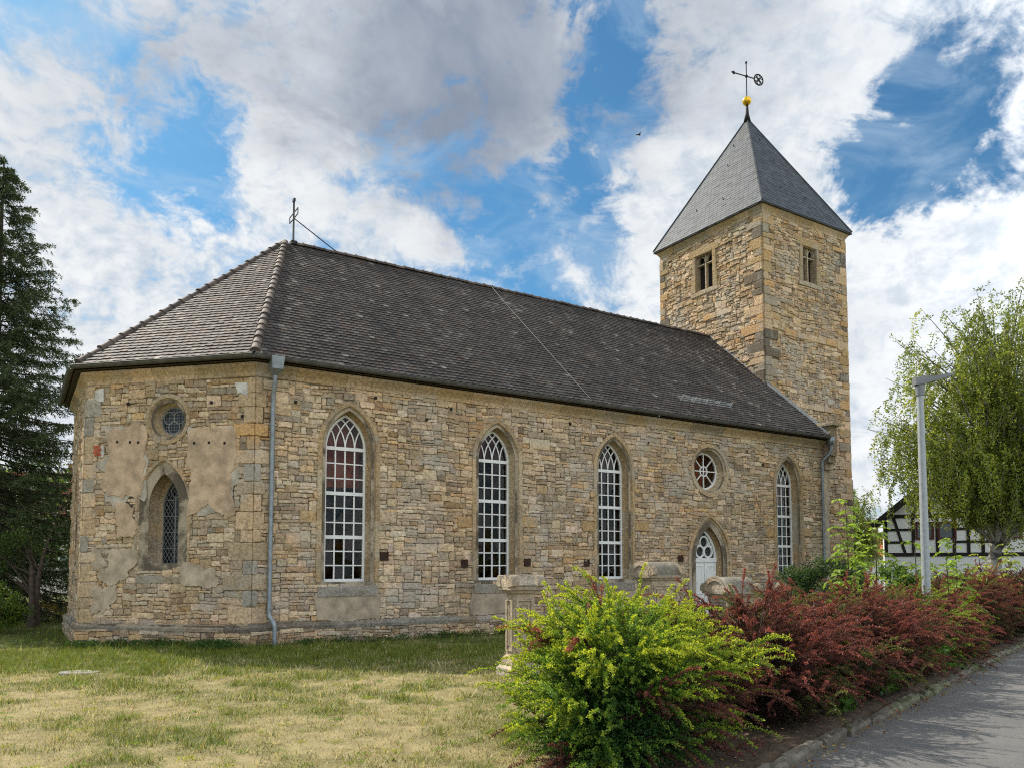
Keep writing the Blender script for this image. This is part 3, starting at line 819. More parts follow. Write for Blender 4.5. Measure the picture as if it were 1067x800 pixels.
surround(DOOR, F_S, [(.42, -.02), (.42, .056), (.34, .06), (.33, .02), (.26, .01), (.25, -.05), (.19, -.04), (.17, -.10), (.10, -.10), (.08, -.17), (.0, -.17), (.0, -.32)], 220, .5).build('stone_surround', M_ASH, do)

# apse: pointed niche window with leaded lights, round leaded window above
def lattice(mb, face, op, off, step=.085, ang=(rad(58), rad(122)), w_=.009):
    x0, x1 = op.c - 1.5, op.c + 1.5
    pts = op.pts(0); z0, z1 = pts[:, 1].min(), pts[:, 1].max(); zc = (z0 + z1) / 2
    for a in ang:
        dx, dz = math.cos(a), math.sin(a)
        for k in range(-60, 61):
            s = np.linspace(-2.5, 2.5, 400)
            x = op.c + dx*s - dz*k*step; z = zc + dz*s + dx*k*step
            ok = (np.abs(x - op.c) < op.half(z, -.015)) & (z > z0) & (z < z1)
            if ok.sum() > 3:
                ii = np.where(ok)[0]; bar2(mb, face, [(x[ii[0]], z[ii[0]]), (x[ii[-1]], z[ii[-1]])], w_, off - .004, off + (.008 if a == ang[0] else .006))
def niche(op, face, seed):
    r = -.45
    f = MB()
    bar2(f, face, op.pts(-.012, 15, 8), .03, r - .03, r + .02)
    bar2(f, face, [(op.c, op.zb), (op.c, op.zs + .25)], .03, r - .01, r + .02)
    for z in np.arange(op.zb + .35, op.zs + .3, .38): bar2(f, face, [(op.c - op.b, z), (op.c + op.b, z)], .014, r - .01, r + .016)
    th = np.linspace(0, 2*PI, 24, endpoint=False)
    bar2(f, face, np.stack([op.c + .13*np.cos(th), op.zs + .36 + .13*np.sin(th)], 1), .02, r - .01, r + .018, closed=True)
    fo = f.build('niche_window', M_CAME, CH)
    lt = MB(); lattice(lt, face, op, r); lt.build('lattice', M_CAME, fo)
    g = MB(); g.poly([[tuple(p) for p in op.pts(-.005, 15, 2)]], face.m2(r - .006)); g.build('pane', M_LEAD, fo)
    surround(op, face, [(.385, -.02), (.385, .056), (.335, .056), (.315, .0), (.115, -.37), (.11, -.40), (.0, -.43), (.0, -.52)], seed, .28,
             [(.47,.36,.23), (.43,.30,.16), (.40,.33,.24), (.36,.28,.19)]).build('stone_surround', M_ASH, fo)
    s = MB()
    b0, b1 = op.b + .10, op.b + .32
    A = [(op.c - b0, op.zb, -.44), (op.c + b0, op.zb, -.44), (op.c + b1, op.zb - .32, .05), (op.c - b1, op.zb - .32, .05), (op.c + b1, op.zb - .46, .05), (op.c - b1, op.zb - .46, .05)]
    A = np.array(A); s.add(face(A[:, 0], A[:, 1], A[:, 2]), [(0, 1, 2, 3), (3, 2, 4, 5)], (.30,.25,.19))
    s.build('sill', M_ASH, fo)
M_CAME = simple('lead_came', (.22,.22,.215), .6, .2, .2, 9, .1)
niche(NICHE, F_A, 230); niche(SLIT, F_E, 231)
f = MB(); r = -.22
bar2(f, F_A, AOC.pts(-.015, 30), .035, r - .03, r + .02, closed=True)
for k in range(3):
    a = PI/2 + k*2*PI/3 + PI
    th = np.linspace(0, 2*PI, 24, endpoint=False)
    bar2(f, F_A, np.stack([AOC.c + .155*math.cos(a) + .145*np.cos(th), AOC.zc + .155*math.sin(a) + .145*np.sin(th)], 1), .022, r - .02, r + .014 + .001*k, closed=True)
lattice(f, F_A, AOC, r, .07, (0.0, PI/2), .007)
fo = f.build('round_leaded_window', M_CAME, CH)
g = MB(); g.poly([[tuple(p) for p in AOC.pts(-.01)]], F_A.m2(r - .006)); g.build('pane', M_LEAD, fo)
surround(AOC, F_A, [(.26, -.02), (.26, .058), (.17, .058), (.15, .02), (.06, -.14), (.03, -.16), (.0, -.2), (.0, -.25)], 232, .42).build('stone_surround', M_ASH, fo)

# small iron ventilation grilles in the nave wall
for x, z in ((3.17, 2.04), (5.42, 1.87), (7.40, 1.90), (9.46, 1.89), (13.22, 2.04)):
    v = MB(); e_ = .095
    bar2(v, F_S, [(x - e_, z - e_), (x + e_, z - e_), (x + e_, z + e_), (x - e_, z + e_)], .025, .0, .064, closed=True)
    bar2(v, F_S, [(x, z - e_), (x, z + e_)], .18, .0, .052)
    for k in (-.06, -.02, .02, .06): bar2(v, F_S, [(x - .085, z + k), (x + .085, z + k)], .012, .05, .060)
    v.build('vent', M_RUST, CH)

for a0_, z_ in ((3.55, 4.72), (3.2, 4.70), (2.98, 4.69), (1.5, 4.62), (1.12, 4.62), (.72, 4.6), (3.3, 5.62), (1.1, 5.55), (.3, 5.2)):
    ph = MB(); bar2(ph, F_A, [(a0_, z_ - .03), (a0_ + .004, z_ + .03)], .055, .0, .072); ph.build('putlog_hole', M_DARKIN, CH)  # dark blocks on the wall face, colour standing for shade inside the holes
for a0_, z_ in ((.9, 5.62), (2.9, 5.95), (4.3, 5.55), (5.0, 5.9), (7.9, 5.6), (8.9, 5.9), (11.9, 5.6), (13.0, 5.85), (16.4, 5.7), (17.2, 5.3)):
    ph = MB(); bar2(ph, F_S, [(a0_, z_ - .035), (a0_ + .004, z_ + .03)], .06, .0, .060); ph.build('putlog_hole', M_DARKIN, CH)  # again dark blocks, hole shade put into the colour

# ---- roof ----------------------------------------------------------------
ROOF = MB()
zr0 = ZE + .08; T = OV * T22
G1, G2, G3 = np.array((-T, -OV)), np.array((-K - OV, K - T)), np.array((-K - OV, K + EF + T))
G4 = np.array((-T, W + OV)); AP = np.array((RU, W/2, ZR)); RE = np.array((L, W/2, ZR))
def v3(p, z): return np.array((p[0], p[1], z))
E1, E2, E3, E4, E5, E6 = v3(G1, zr0), v3(G2, zr0), v3(G3, zr0), v3(G4, zr0), v3((L, W + OV), zr0), v3((L, -OV), zr0)
dwn = np.array((0, 0, -.03))
for poly in ((E1, E6, RE, AP), (E1, AP, E2), (E2, AP, E3), (E3, AP, E4), (E4, AP, RE, E5)):
    P = np.array(poly) + dwn; ROOF.add(P, [tuple(range(len(P)))], (.05,.04,.035))
    P2 = P - np.array((0, 0, .09)); ROOF.add(P2, [tuple(range(len(P)))], (.05,.04,.035))
def tiles(mb, A, B, tops, tw, row, lift, colf, seed, jit=.006, round_=True, sag=None):
    """plain tiles on the plane through eaves line A-B and the top corner points"""
    r = np.random.default_rng(seed)
    A = np.array(A); B = np.array(B); ax = norm(B - A); tp = np.array(tops[0])
    up = tp - A; up = norm(up - ax * np.dot(up, ax)); nr = norm(np.cross(ax, up)); nr = nr if nr[2] > 0 else -nr
    T2 = [(np.dot(p - A, ax), np.dot(p - A, up)) for p in tops]; wid = np.linalg.norm(B - A)
    poly = [(0, 0), (wid, 0)] + T2
    H_ = max(t[1] for t in T2); nrow = int(H_ / row)
    for i_ in range(nrow + 1):
        b0 = i_ * row; bm_ = min(b0 + row * .5, H_ - .001)
        xs_ = []
        for (x0, y0), (x1, y1) in zip(poly, poly[1:] + poly[:1]):
            if (y0 - bm_) * (y1 - bm_) < 0: xs_.append(x0 + (x1 - x0) * (bm_ - y0) / (y1 - y0))
        if len(xs_) < 2: continue
        lo, hi = min(xs_), max(xs_)
        xx = np.arange(lo - tw * (.5 * (i_ % 2)) , hi, tw); n = len(xx)
        if n == 0: continue
        xa = np.maximum(xx + .003, lo); xb = np.minimum(xx + tw - .003, hi); ok = xb - xa > .03; xa, xb = xa[ok], xb[ok]; n = len(xa)
        if n == 0: continue
        jb = r.normal(0, jit, n); jl = np.abs(r.normal(0, .004, n)); xm = (xa + xb) / 2; rot = r.normal(0, .01, n)
        cr = .022 if round_ else .004
        length = row * 1.75
        loc = []
        for fx, bb, ll in ((xa, 0, lift), (xb, 0, lift), (xb, length, .0), (xa, length, .0)):
            pass
        pts = [(xa, cr, lift), (xa + (xb-xa)*.3, 0.0, lift), (xa + (xb-xa)*.7, 0.0, lift), (xb, cr, lift), (xb, length, .002), (xa, length, .002)]
        top = []; bot = []
        for px, bb, ll in pts:
            b_ = np.minimum(b0 + bb + jb * (bb < .1) + rot * (px - xm) * (bb < .1), H_)
            s_ = 0 if sag is None else sag(px, b_)
            base = A + px[:, None] * ax + b_[:, None] * up
            top.append(base + nr * (ll + jl * (bb < .1) + s_)[:, None] if np.ndim(ll + jl) else base)
            bot.append(base + nr * (np.maximum(ll - (.026 if round_ else .012), -.01) + jl * (bb < .1) + s_)[:, None])
        V = np.stack(top + bot[:4], 1).reshape(-1, 3)      # 10 verts each
        k = np.arange(n)[:, None] * 10
        F6 = k + np.array([[0, 1, 2, 3, 4, 5]]); F4 = np.concatenate([k + np.array([f_]) for f_ in ((0, 6, 7, 1), (1, 7, 8, 2), (2, 8, 9, 3))])
        c = colf(A + xm[:, None] * ax + b0 * up, r, n)
        mb.add(V, F6, np.repeat(c, 10, 0)); mb.add(V, F4, np.repeat(c, 10, 0))
def tile_col(P, r, n):
    base = np.array([(.062,.050,.044), (.050,.043,.039), (.080,.063,.052), (.10,.088,.078), (.070,.047,.037)])
    c = base[r.choice(5, n, p=[.38,.3,.17,.07,.08])] * r.uniform(.8, 1.2, (n, 1))
    l_ = fbm(P[:, 0]*.5, P[:, 1]*.5, P[:, 2]*.5, 8); c = c * (.62 + .5 * l_)[:, None]
    sp = r.random(n) < .012 + .03 * (l_ > .6); c[sp] = np.array((.17,.15,.13)) * r.uniform(.7, 1.2, (sp.sum(), 1))
    return c
def tile_col_lit(P, r, n): return tile_col(P, r, n) * np.array((1.38, 1.32, 1.27))  # same tiles lightened for the apse slopes, sunlight put into their colour
sagf = lambda a, b: .035 * (fbm(a * .35, b * .5, seed=3, o=2) - .5)
tiles(ROOF, E1, E6, [RE, AP], .175, .158, .036, tile_col, 301, sag=sagf)
tiles(ROOF, E2, E1, [AP], .175, .158, .036, tile_col_lit, 302)
tiles(ROOF, E3, E2, [AP], .165, .16, .026, tile_col_lit, 303)
ro = ROOF.build('roof', M_TILE, CH)
hm = MB()
def ridge_run(p0, p1, seed, r0=.10, r1=.125, ln=.34):
    r = np.random.default_rng(seed); n = int(np.linalg.norm(p1 - p0) / ln); d = (p1 - p0) / n
    x = norm(np.cross(norm(d), (0, 0, 1))); y = np.cross(x, norm(d))
    for i_ in range(n):
        an = np.linspace(0, PI, 9); V = []
        jz = r.normal(0, .006); c = np.array([(.085,.066,.055), (.07,.055,.046), (.105,.08,.062)][r.integers(3)]) * r.uniform(.8, 1.25)
        for e, rr_ in ((-.07, r1), (.0, r1 * 1.02), (.06, r0 * 1.04), (1.0, r0)):
            o = p0 + d * (i_ + e) + y * (jz - .035)
            V.append(o + np.cos(an)[:, None] * x * rr_ + np.sin(an)[:, None] * y * rr_)
        V = np.concatenate(V); k = np.arange(8)
        hm.add(V, np.concatenate([np.stack([s*9 + k, s*9 + k + 1, s*9 + k + 10, s*9 + k + 9], 1) for s in range(3)]), c, 0, True)
        hm.add(V[:9], [tuple(range(9))], c)
for p0, p1, sd_ in ((E1, AP, 1), (E2, AP, 2), (E3, AP, 3), (E4, AP, 5), (AP, RE, 4)):
    ridge_run(p0 + np.array((0, 0, .03)) + (p1 - p0) * .012, p1 + np.array((0, 0, .03)), sd_)
hm.build('ridge_tiles', M_TILE, ro)
# verge flashing along the gable
vm = MB()
vd = norm(RE - E6)
vm.bar(E6 + np.array((-.02, 0, .075)), RE + np.array((-.02, 0, .075)), .09, .03, (0, 0, 1))
vm.bar(E6 + np.array((.055, 0, .115)), RE + np.array((.055, 0, .115)), .05, .035, (0, 0, 1))
vm.build('verge_flashing', M_ZINC, ro)
# snow guard grid near the eaves
sg = MB()
nrm_s = norm(np.cross(E6 - E1, AP - E1)); nrm_s = nrm_s if nrm_s[2] > 0 else -nrm_s
ups = norm(RE - E6)
def on_roof(u, b, h=0.0): return np.array((u, -OV, zr0)) + ups * b + nrm_s * h
for hgt in (.06, .13, .20): sg.bar(on_roof(13.7, .95, hgt + .02), on_roof(16.1, .95, hgt + .02), .014, .014)
for k in range(5):
    u = 13.75 + k * .575; sg.bar(on_roof(u, .95, .0), on_roof(u, .95, .26), .016, .016); sg.bar(on_roof(u, 1.2, .03), on_roof(u, .95, .2), .012, .012)
sg.build('snow_guard', simple('galvanised', (.42,.45,.47), .5, .5, .15, 8, .05), ro)
# lightning conductor cable over the ridge and down the slope
cb = MB(); cb.tube([on_roof(9.5, 7.75, .10), on_roof(9.5, 6.5, .06), on_roof(9.48, 3.0, .055), on_roof(9.46, .1, .06)], .006, 5)
cb.build('lightning_cable', simple('aluminium_wire', (.30,.30,.29), .5, .4, .1, 8, 0), ro)
cb = MB(); cb.tube([on_roof(13.3, .9, .05), on_roof(13.75, .45, .05), on_roof(13.95, .02, .05)], .008, 5)
cb.build('lightning_cable', M_GUT, ro)
# boarded soffit
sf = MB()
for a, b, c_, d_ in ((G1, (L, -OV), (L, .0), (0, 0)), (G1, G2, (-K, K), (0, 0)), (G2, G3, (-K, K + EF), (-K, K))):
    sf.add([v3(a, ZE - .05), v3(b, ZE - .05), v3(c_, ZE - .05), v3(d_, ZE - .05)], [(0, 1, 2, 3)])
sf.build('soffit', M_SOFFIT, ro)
# gutter: half round trough all along the eaves
gt = MB()
path = [v3((L + .05, -OV - .07), ZE + .045), v3((-T - .03, -OV - .07), ZE + .045), v3((-K - OV - .07, K - T - .03), ZE + .045), v3((-K - OV - .07, K + EF + T), ZE + .045)]
for p0, p1 in zip(path[:-1], path[1:]):
    d_ = norm(p1 - p0); x = norm(np.cross(d_, (0, 0, 1)))
    an = np.linspace(PI, 2*PI, 9)
    V = np.concatenate([p + np.cos(an)[:, None] * x * .075 + np.sin(an)[:, None] * np.array((0, 0, .085)) for p in (p0, p1)]); k = np.arange(8)
    gt.add(V, np.stack([k, k + 1, k + 10, k + 9], 1), (1, 1, 1), 0, True)
    for s in (-1, 1): gt.tube([p0 + x*s*.075, p1 + x*s*.075], .011, 6)
    n_ = int(np.linalg.norm(p1 - p0) / .8)
    for i_ in range(n_):
        o = p0 + (p1 - p0) * (i_ + .5) / n_; an2 = np.linspace(PI, 2*PI, 7)
        gt.tube(o + np.cos(an2)[:, None] * x * .08 + np.sin(an2)[:, None] * np.array((0, 0, .09)), .009, 4)
gt.build('gutter', M_GUT, CH)
# downpipes with hopper head
dp = MB()
u0 = .36
dp.tube([(u0, -.25, 6.2), (u0, -.25, 6.0), (u0, -.20, 5.85), (u0, -.14, 5.72), (u0, -.12, 5.5), (u0, -.12, .78), (u0 + .01, -.14, .66), (u0 + .08, -.26, .5), (u0 + .09, -.28, .42), (u0 + .09, -.28, -.1)], .052, 12)
for z in (5.0, 3.4, 1.9, .8): dp.tube([(u0, -.12, z), (u0, -.12, z + .05)], .06, 12)
dpo = dp.build('downpipe', M_ZINC, CH)
hp = MB(); hp.hull8([(u0 - .12, -.46, 6.24), (u0 + .12, -.46, 6.24), (u0 + .12, -.2, 6.24), (u0 - .12, -.2, 6.24), (u0 - .15, -.5, 6.52), (u0 + .15, -.5, 6.52), (u0 + .15, -.2, 6.52), (u0 - .15, -.2, 6.52)])
hp.hull8([(u0 - .05, -.3, 6.12), (u0 + .05, -.3, 6.12), (u0 + .05, -.2, 6.12), (u0 - .05, -.2, 6.12), (u0 - .12, -.46, 6.24), (u0 + .12, -.46, 6.24), (u0 + .12, -.2, 6.24), (u0 - .12, -.2, 6.24)]); hp.build('hopper', M_ZINC, dpo)
dp = MB()
u1 = L - .1
dp.tube([(u1 + .12, -.36, 6.42), (u1 + .12, -.36, 6.1), (u1 + .11, -.33, 5.95), (u1 - .05, -.2, 5.72), (u1 - .1, -.13, 5.6), (u1 - .1, -.12, 5.4), (u1 - .1, -.12, -.1)], .052, 12)
for z in (4.6, 3.1, 1.6): dp.tube([(u1 - .1, -.12, z), (u1 - .1, -.12, z + .05)], .06, 12)
dp.lathe([(.0, 6.2), (.1, 6.22), (.14, 6.5), (.0, 6.5)], 12, (u1 + .12, -.36, 0))
dp.build('downpipe', M_ZINC, CH)

# gable wall coping with corbelled kneeler at the eaves corner
kn = MB(); rk = np.random.default_rng(77)
s0, s1 = np.array((0, .05, ZE + .25)), np.array((0, W/2, ZR + .28))
ncop = 9
for k in range(ncop):
    a = s0 + (s1 - s0) * k / ncop; b = s0 + (s1 - s0) * (k + .985) / ncop
    c = np.array([BUFF, (.40,.33,.23), (.36,.31,.24)][rk.integers(3)]) * rk.uniform(.85, 1.1)
    x0, x1 = L + .03, L + .36
    kn.hull8([(x0, a[1], a[2] - .4), (x1, a[1], a[2] - .4), (x1, b[1], b[2] - .4), (x0, b[1], b[2] - .4), (x0, a[1], a[2]), (x1, a[1], a[2] - .03), (x1, b[1], b[2] - .03), (x0, b[1], b[2])], c)
x0, x1 = L + .03, L + .42
for z0, z1, v0, v1, c in ((4.6, 5.35, -.02, .5, GREY), (5.35, 5.6, -.12, .5, GREY), (5.6, 5.85, -.26, .5, DARK), (5.85, 6.45, -.34, .5, (.25,.2,.15)), (6.45, 6.95, -.34, .45, (.3,.24,.17))):
    for ua, ub in ((x0, (x0 + x1)/2 - .004), ((x0 + x1)/2 + .004, x1)): kn.box((ua, v0 + rk.uniform(0, .01), z0), (ub, v1, z1 - .008), np.array(c) * rk.uniform(.8, 1.1))
kn.hull8([(x0 - .06, -.48, 6.95), (x1 + .1, -.48, 6.95), (x1 + .1, .5, 6.95), (x0 - .06, .5, 6.95), (x0 - .08, -.5, 7.05), (x1 + .12, -.5, 7.05), (x1 + .1, .5, 7.12), (x0 - .06, .5, 7.12)], (.40,.35,.25))
kn.box((x0, -.02, -.3), (x1 - .12, .45, 4.6), GREY)
kn.build('gable_coping', M_ASH, CH)

# roof cross with stay
cr = MB(); uc = 2.42; vc = W/2
for s in (-.05, .05): cr.bar((uc, vc + s, ZR), (uc, vc + s, ZR + 1.42), .022, .03)
cr.box((uc - .03, vc - .075, ZR + 1.36), (uc + .03, vc + .075, ZR + 1.45))
za_, zb_ = ZR + .82, ZR + 1.0
for z in (za_, zb_): cr.bar((uc, vc - .42, z), (uc, vc + .42, z), .03, .022)
for s in (-.42, .42): cr.bar((uc, vc + s, za_ - .01), (uc, vc + s, zb_ + .01), .022, .03)
cr.box((uc - .09, vc - .12, ZR - .02), (uc + .09, vc + .12, ZR + .09))
co = cr.build('roof_cross', M_IRON, CH)
st = MB(); st.tube([(uc, vc, ZR + .84), (3.85, vc, ZR + .05)], .016, 6); st.build('stay', M_IRON, co)

# ---- tower --------------------------------------------------------------
tm = MB()
wall_skin(F_TE, TV, 5.0, ZT, [TWE], mbx=tm); wall_skin(F_TS, TU, -.3, ZT, [TWS], mbx=tm)
tm.poly([[(0, -.3), (TV, -.3), (TV, ZT), (0, ZT)]], F_TW.m2(0)); tm.poly([[(0, -.3), (TU, -.3), (TU, ZT), (0, ZT)]], F_TN.m2(0))
TO = tm.build('tower', M_MORT, CH)
ts = MB()
rubble(ts, F_TE, 0, TV, 7.2, 16.08, [(TWE, .12)], 401, blocks=QTE + QTE2, wr=(.15, .55), hr=(.08, .2), pal=[.28,.24,.08,.1,.02,.18,.08,.02], outm=.014, rel=.055)
rubble(ts, F_TS, 0, TU, 0, 16.08, [(TWS, .12)], 402, blocks=QTS + QTS2, wr=(.15, .55), hr=(.08, .2), pal=[.24,.18,.10,.24,.05,.07,.10,.02], rel=.05)
ts.build('rubble_facing', M_RUB, TO)
for fc, lst in ((F_TE, QTE), (F_TS, QTS), (F_TS, QTS2), (F_TE, QTE2)):
    tq = MB()
    for (a0, a1, z0, z1) in lst:
        r = np.random.default_rng(int(abs(z0) * 1977) % 9999)
        e = TV if fc is F_TE else TU
        block(tq, fc, a0 - (.02 if a0 == 0 else 0), a1 + (.02 if a1 == e else 0), z0, z1, .075 + r.uniform(-.008, .008), [BUFF, OCHRE, (.44,.31,.16), (.17,.14,.105), (.33,.28,.21)][r.choice(5, p=[.28,.22,.15,.2,.15])], rng)
    tq.build('quoins', M_ASH, TO)
r = np.random.default_rng(9)
for fc, x0, x1, zs_ in ((F_TE, 1.6, 3.0, (12.4,)), (F_TE, 2.6, 4.4, (9.7,)), (F_TS, 1.2, 4.6, (8.3, 11.2))):
    for z in zs_:
        a = x0; tq = MB()
        while a < x1: b = a + r.uniform(.5, .9); block(tq, fc, a, b, z, z + r.uniform(.2, .3), .075, [BUFF, OCHRE][r.integers(2)], r); a = b
        tq.build('stone_band', M_ASH, TO)
tcn = MB()
for fc, a1 in ((F_TE, TV), (F_TS, TU)): cornice(fc, 0, a1, 1.0, 1.0, 55 + int(a1*10), 16.08, 16.40, .15, tcn)
tcn.build('cornice', M_ASH, TO)
def belfry(op, face, seed):
    s = MB(); r = np.random.default_rng(seed); x0, x1, z0, z1 = op.c - op.b, op.c + op.b, op.z0, op.z1
    for a0, a1, y0, y1, c in ((x0 - .26, x0, z0 - .02, z0 + .6, (.44,.34,.21)), (x0 - .2, x0, z0 + .6, z1, (.46,.34,.2)), (x1, x1 + .24, z0 - .02, z0 + .8, (.46,.35,.21)), (x1, x1 + .18, z0 + .8, z1, (.4,.31,.2)), (x0 - .36, x1 + .34, z1, z1 + .3, (.49,.36,.2)), (x0 - .3, x1 + .3, z0 - .2, z0 - .02, (.5,.42,.3))):
        place_stone(s, face, a0, a1, y0, y1, .075 + r.uniform(0, .008), np.array(c)*.82, r, joint=.003, warp=0, rough=.35)
        # reveal
    for a in (x0, x1): bar2(s, face, [(a - (.012 if a == x0 else -.012), z0), (a - (.012 if a == x0 else -.012), z1)], .05, -.26, .05, (.34,.27,.18))
    for z in (z0, z1): bar2(s, face, [(x0, z), (x1, z)], .05, -.26, .03, (.4,.32,.22))
    bar2(s, face, [(op.c, z0), (op.c, z1)], .07, -.2, -.05, (.40,.32,.22))
    zc = z1 - .42
    for sx in (-1, 1):
        cx_ = op.c + sx * (op.b / 2 + .02)
        bar2(s, face, [(cx_ - op.b/2 + .04, zc), (cx_ + op.b/2 - .04, zc)], .04, -.2, -.055, (.52,.46,.36))
        for sg in (-1, 1):
            th = np.linspace(0, PI*.45, 8); hw_ = op.b/2 - .03
            bar2(s, face, np.stack([cx_ + sg*(hw_ - hw_*.9*(1 - np.cos(th))), zc + .10 + .26*np.sin(th)], 1), .035, -.17, -.065 + .002*sg, (.46,.38,.28))
    so = s.build('belfry_window', M_ASH, TO)
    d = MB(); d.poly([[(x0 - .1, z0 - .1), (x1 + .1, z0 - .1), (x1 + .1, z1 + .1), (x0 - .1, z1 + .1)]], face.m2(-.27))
    d.build('dark_backing', M_DARKIN, TO)  # flat dark sheet, its colour standing in for the unlit belfry
belfry(TWE, F_TE, 1); belfry(TWS, F_TS, 2)
# slate pyramid
sl = MB(); e = .24; zt0 = ZT
c0 = np.array([(L - e, VT - e, zt0), (L + TU + e, VT - e, zt0), (L + TU + e, VT + TV + e, zt0), (L - e, VT + TV + e, zt0)]); apx = np.array((L + TU/2, VT + TV/2, ZA))
for a, b in ((0, 1), (1, 2), (2, 3), (3, 0)): sl.add([c0[a] + (0, 0, -.02), c0[b] + (0, 0, -.02), apx + (0, 0, -.03)], [(0, 1, 2)], (.06,.07,.085))
sl.add(c0 - (0, 0, .05), [(0, 1, 2, 3)], (.05,.05,.05))
for a, b in ((0, 1), (1, 2), (2, 3), (3, 0)):
    sl.add([c0[a] - (0, 0, .05), c0[b] - (0, 0, .05), c0[b] + (0, 0, .005), c0[a] + (0, 0, .005)], [(0, 1, 2, 3)], (.05,.05,.05))
def slate_col(P, r, n): return np.array((.066,.077,.090)) * r.uniform(.72, 1.2, (n, 1)) * (1 + r.normal(0, .03, (n, 3)))
tiles(sl, c0[3], c0[0], [apx], .24, .15, .014, slate_col, 501, .003, False)
tiles(sl, c0[0], c0[1], [apx], .24, .15, .014, slate_col, 502, .003, False)
so = sl.build('tower_roof', M_SLATE, CH)
hs = MB()
for k in range(4):
    d_ = apx - c0[k]; ctr = np.array((apx[0], apx[1], c0[k][2])); o = norm(c0[k] - ctr)
    hs.bar(c0[k] + d_*.002 + (0, 0, .03), apx + (0, 0, .02), .10, .035, o, (.055,.064,.075))
hk = np.random.default_rng(3)
hs.build('hip_slates', M_SLATE, so)
for fc_a, fc_b in ((c0[3], c0[0]), (c0[0], c0[1])):
    for (s_, t_) in ((.3, .22), (.62, .2), (.5, .55), (.4, .75)):
        p = (fc_a + (fc_b - fc_a)*s_)*(1 - t_) + apx*t_; rh = MB(); rh.bar(p, p + np.array((0, 0, .12)) + norm(p - apx)*.08*np.array((1, 1, 0)), .03, .02); rh.build('roof_hook', M_IRON, so)
# gilded ball and weather vane
wv = MB(); ax_, ay_ = apx[0], apx[1]
wv.lathe([(.0, ZA - .12), (.16, ZA - .1), (.085, ZA + .25), (.055, ZA + .72), (.0, ZA + .74)], 14, (ax_, ay_, 0))
wv.tube([(ax_, ay_, ZA + .7), (ax_, ay_, ZA + 2.72)], .024, 8)
wv.lathe([(.0, ZA + 2.66), (.05, ZA + 2.70), (.055, ZA + 2.75), (.0, ZA + 2.80)], 10, (ax_, ay_, 0))
wv.lathe([(.0, ZA + 2.0), (.06, ZA + 2.03), (.07, ZA + 2.1), (.0, ZA + 2.17)], 10, (ax_, ay_, 0))
cs, sn = math.cos(rad(32.56)), math.sin(rad(32.56))
dw = np.array((.925*cs + .38*sn, -.925*sn + .38*cs, 0.0)); cz = ZA + 2.07
cc = np.array((ax_, ay_, cz))
wv.bar(cc - dw*.72, cc + dw*.45, .05, .02)
wv.hull8([cc - dw*.62 + (0, 0, -.015), cc - dw*.62 + (0, 0, .015), cc - dw*.70 + (0, 0, .10), cc - dw*.70 - (0, 0, .10)] + [x for x in (cc - dw*.86 + (0, 0, -.01), cc - dw*.86 + (0, 0, .01), cc - dw*.86 + (0, 0, .012), cc - dw*.86 + (0, 0, -.012))])
wc = cc + dw*.70; up = np.array((0, 0, 1.0))
th = np.linspace(0, 2*PI, 33)
wv.tube(wc + np.cos(th)[:, None]*dw*.25 + np.sin(th)[:, None]*up*.25, .032, 6)
for k in range(4):
    a = PI/4 + k*PI/2; c2 = wc + (math.cos(a)*dw + math.sin(a)*up)*.0
    wv.bar(wc, wc + (math.cos(a)*dw + math.sin(a)*up)*.25, .05, .025)
    a2 = k*PI/2; th2 = np.linspace(a2 + .5, a2 + 2*PI - .5, 12)
    wv.tube(wc + (math.cos(a2)*dw + math.sin(a2)*up)*.145 + np.cos(th2)[:, None]*dw*.075 + np.sin(th2)[:, None]*up*.075, .014, 5)
wo = wv.build('weather_vane', M_IRON, CH)
bl = MB(); an = np.linspace(-PI/2, PI/2, 15)
bl.lathe(np.stack([.205*np.cos(an), ZA + .88 + .205*np.sin(an)], 1), 24, (ax_, ay_, 0)); bl.build('gilded_ball', M_GOLD, wo)
# ================================================================== GROUND, ROAD, KERB
KP, KE, KN = np.array((2.28, 7.07)), np.array((.649, .761)), np.array((-.761, .649))
def ksd(x, y): return (x - KP[0]) * KN[0] + (y - KP[1]) * KN[1]
def kt(x, y): return (x - KP[0]) * KE[0] + (y - KP[1]) * KE[1]
CO, SI = math.cos(rad(32.56)), math.sin(rad(32.56))
def to_ch(x, y):
    dx, dy = x + 5.838, y - 17.529
    return dx*CO + dy*SI, -dx*SI + dy*CO
def from_ch(u, v): return -5.838 + u*CO - v*SI, 17.529 + u*SI + v*CO
def sstep(a, b, x):
    t_ = np.clip((x - a) / (b - a), 0, 1); return t_*t_*(3 - 2*t_)
def gz(x, y):
    z = .05 * (fbm(x*.35, y*.35, seed=40, o=3) - .5) - .13 * sstep(-7.5, -11, x) * sstep(30, 14, y)
    d = ksd(x, y)
    return z * sstep(40, 25, np.abs(x)) - .22 * sstep(.40, .10, d) * sstep(-5.9, -5.6, d) - .09 * sstep(1.75, 1.3, d) * sstep(.2, .4, d) - .6 * sstep(30, 60, np.hypot(x, y))
def wall_dist(x, y):
    """how far a point lies in front of the church's walls"""
    u, v = to_ch(x, y)
    d1 = -v; d2 = -(u + v) * math.sqrt(.5); d3 = -K - u
    return np.maximum(np.maximum(d1, d2), d3)
def greenness(x, y):
    wd = wall_dist(x, y)
    n1 = fbm(x*.8, y*.8, seed=50, o=4); n2 = fbm(x*2.6, y*2.6, seed=55, o=3)
    return np.clip(sstep(7.2, 2.0, wd + 3.2*(n1 - .5)) * .85 + 1.3*(n1 - .52) + 1.9*(n2 - .50) + .27, 0, 1)
STRAW, LAWN = np.array((.39,.33,.185)), np.array((.11,.145,.04))
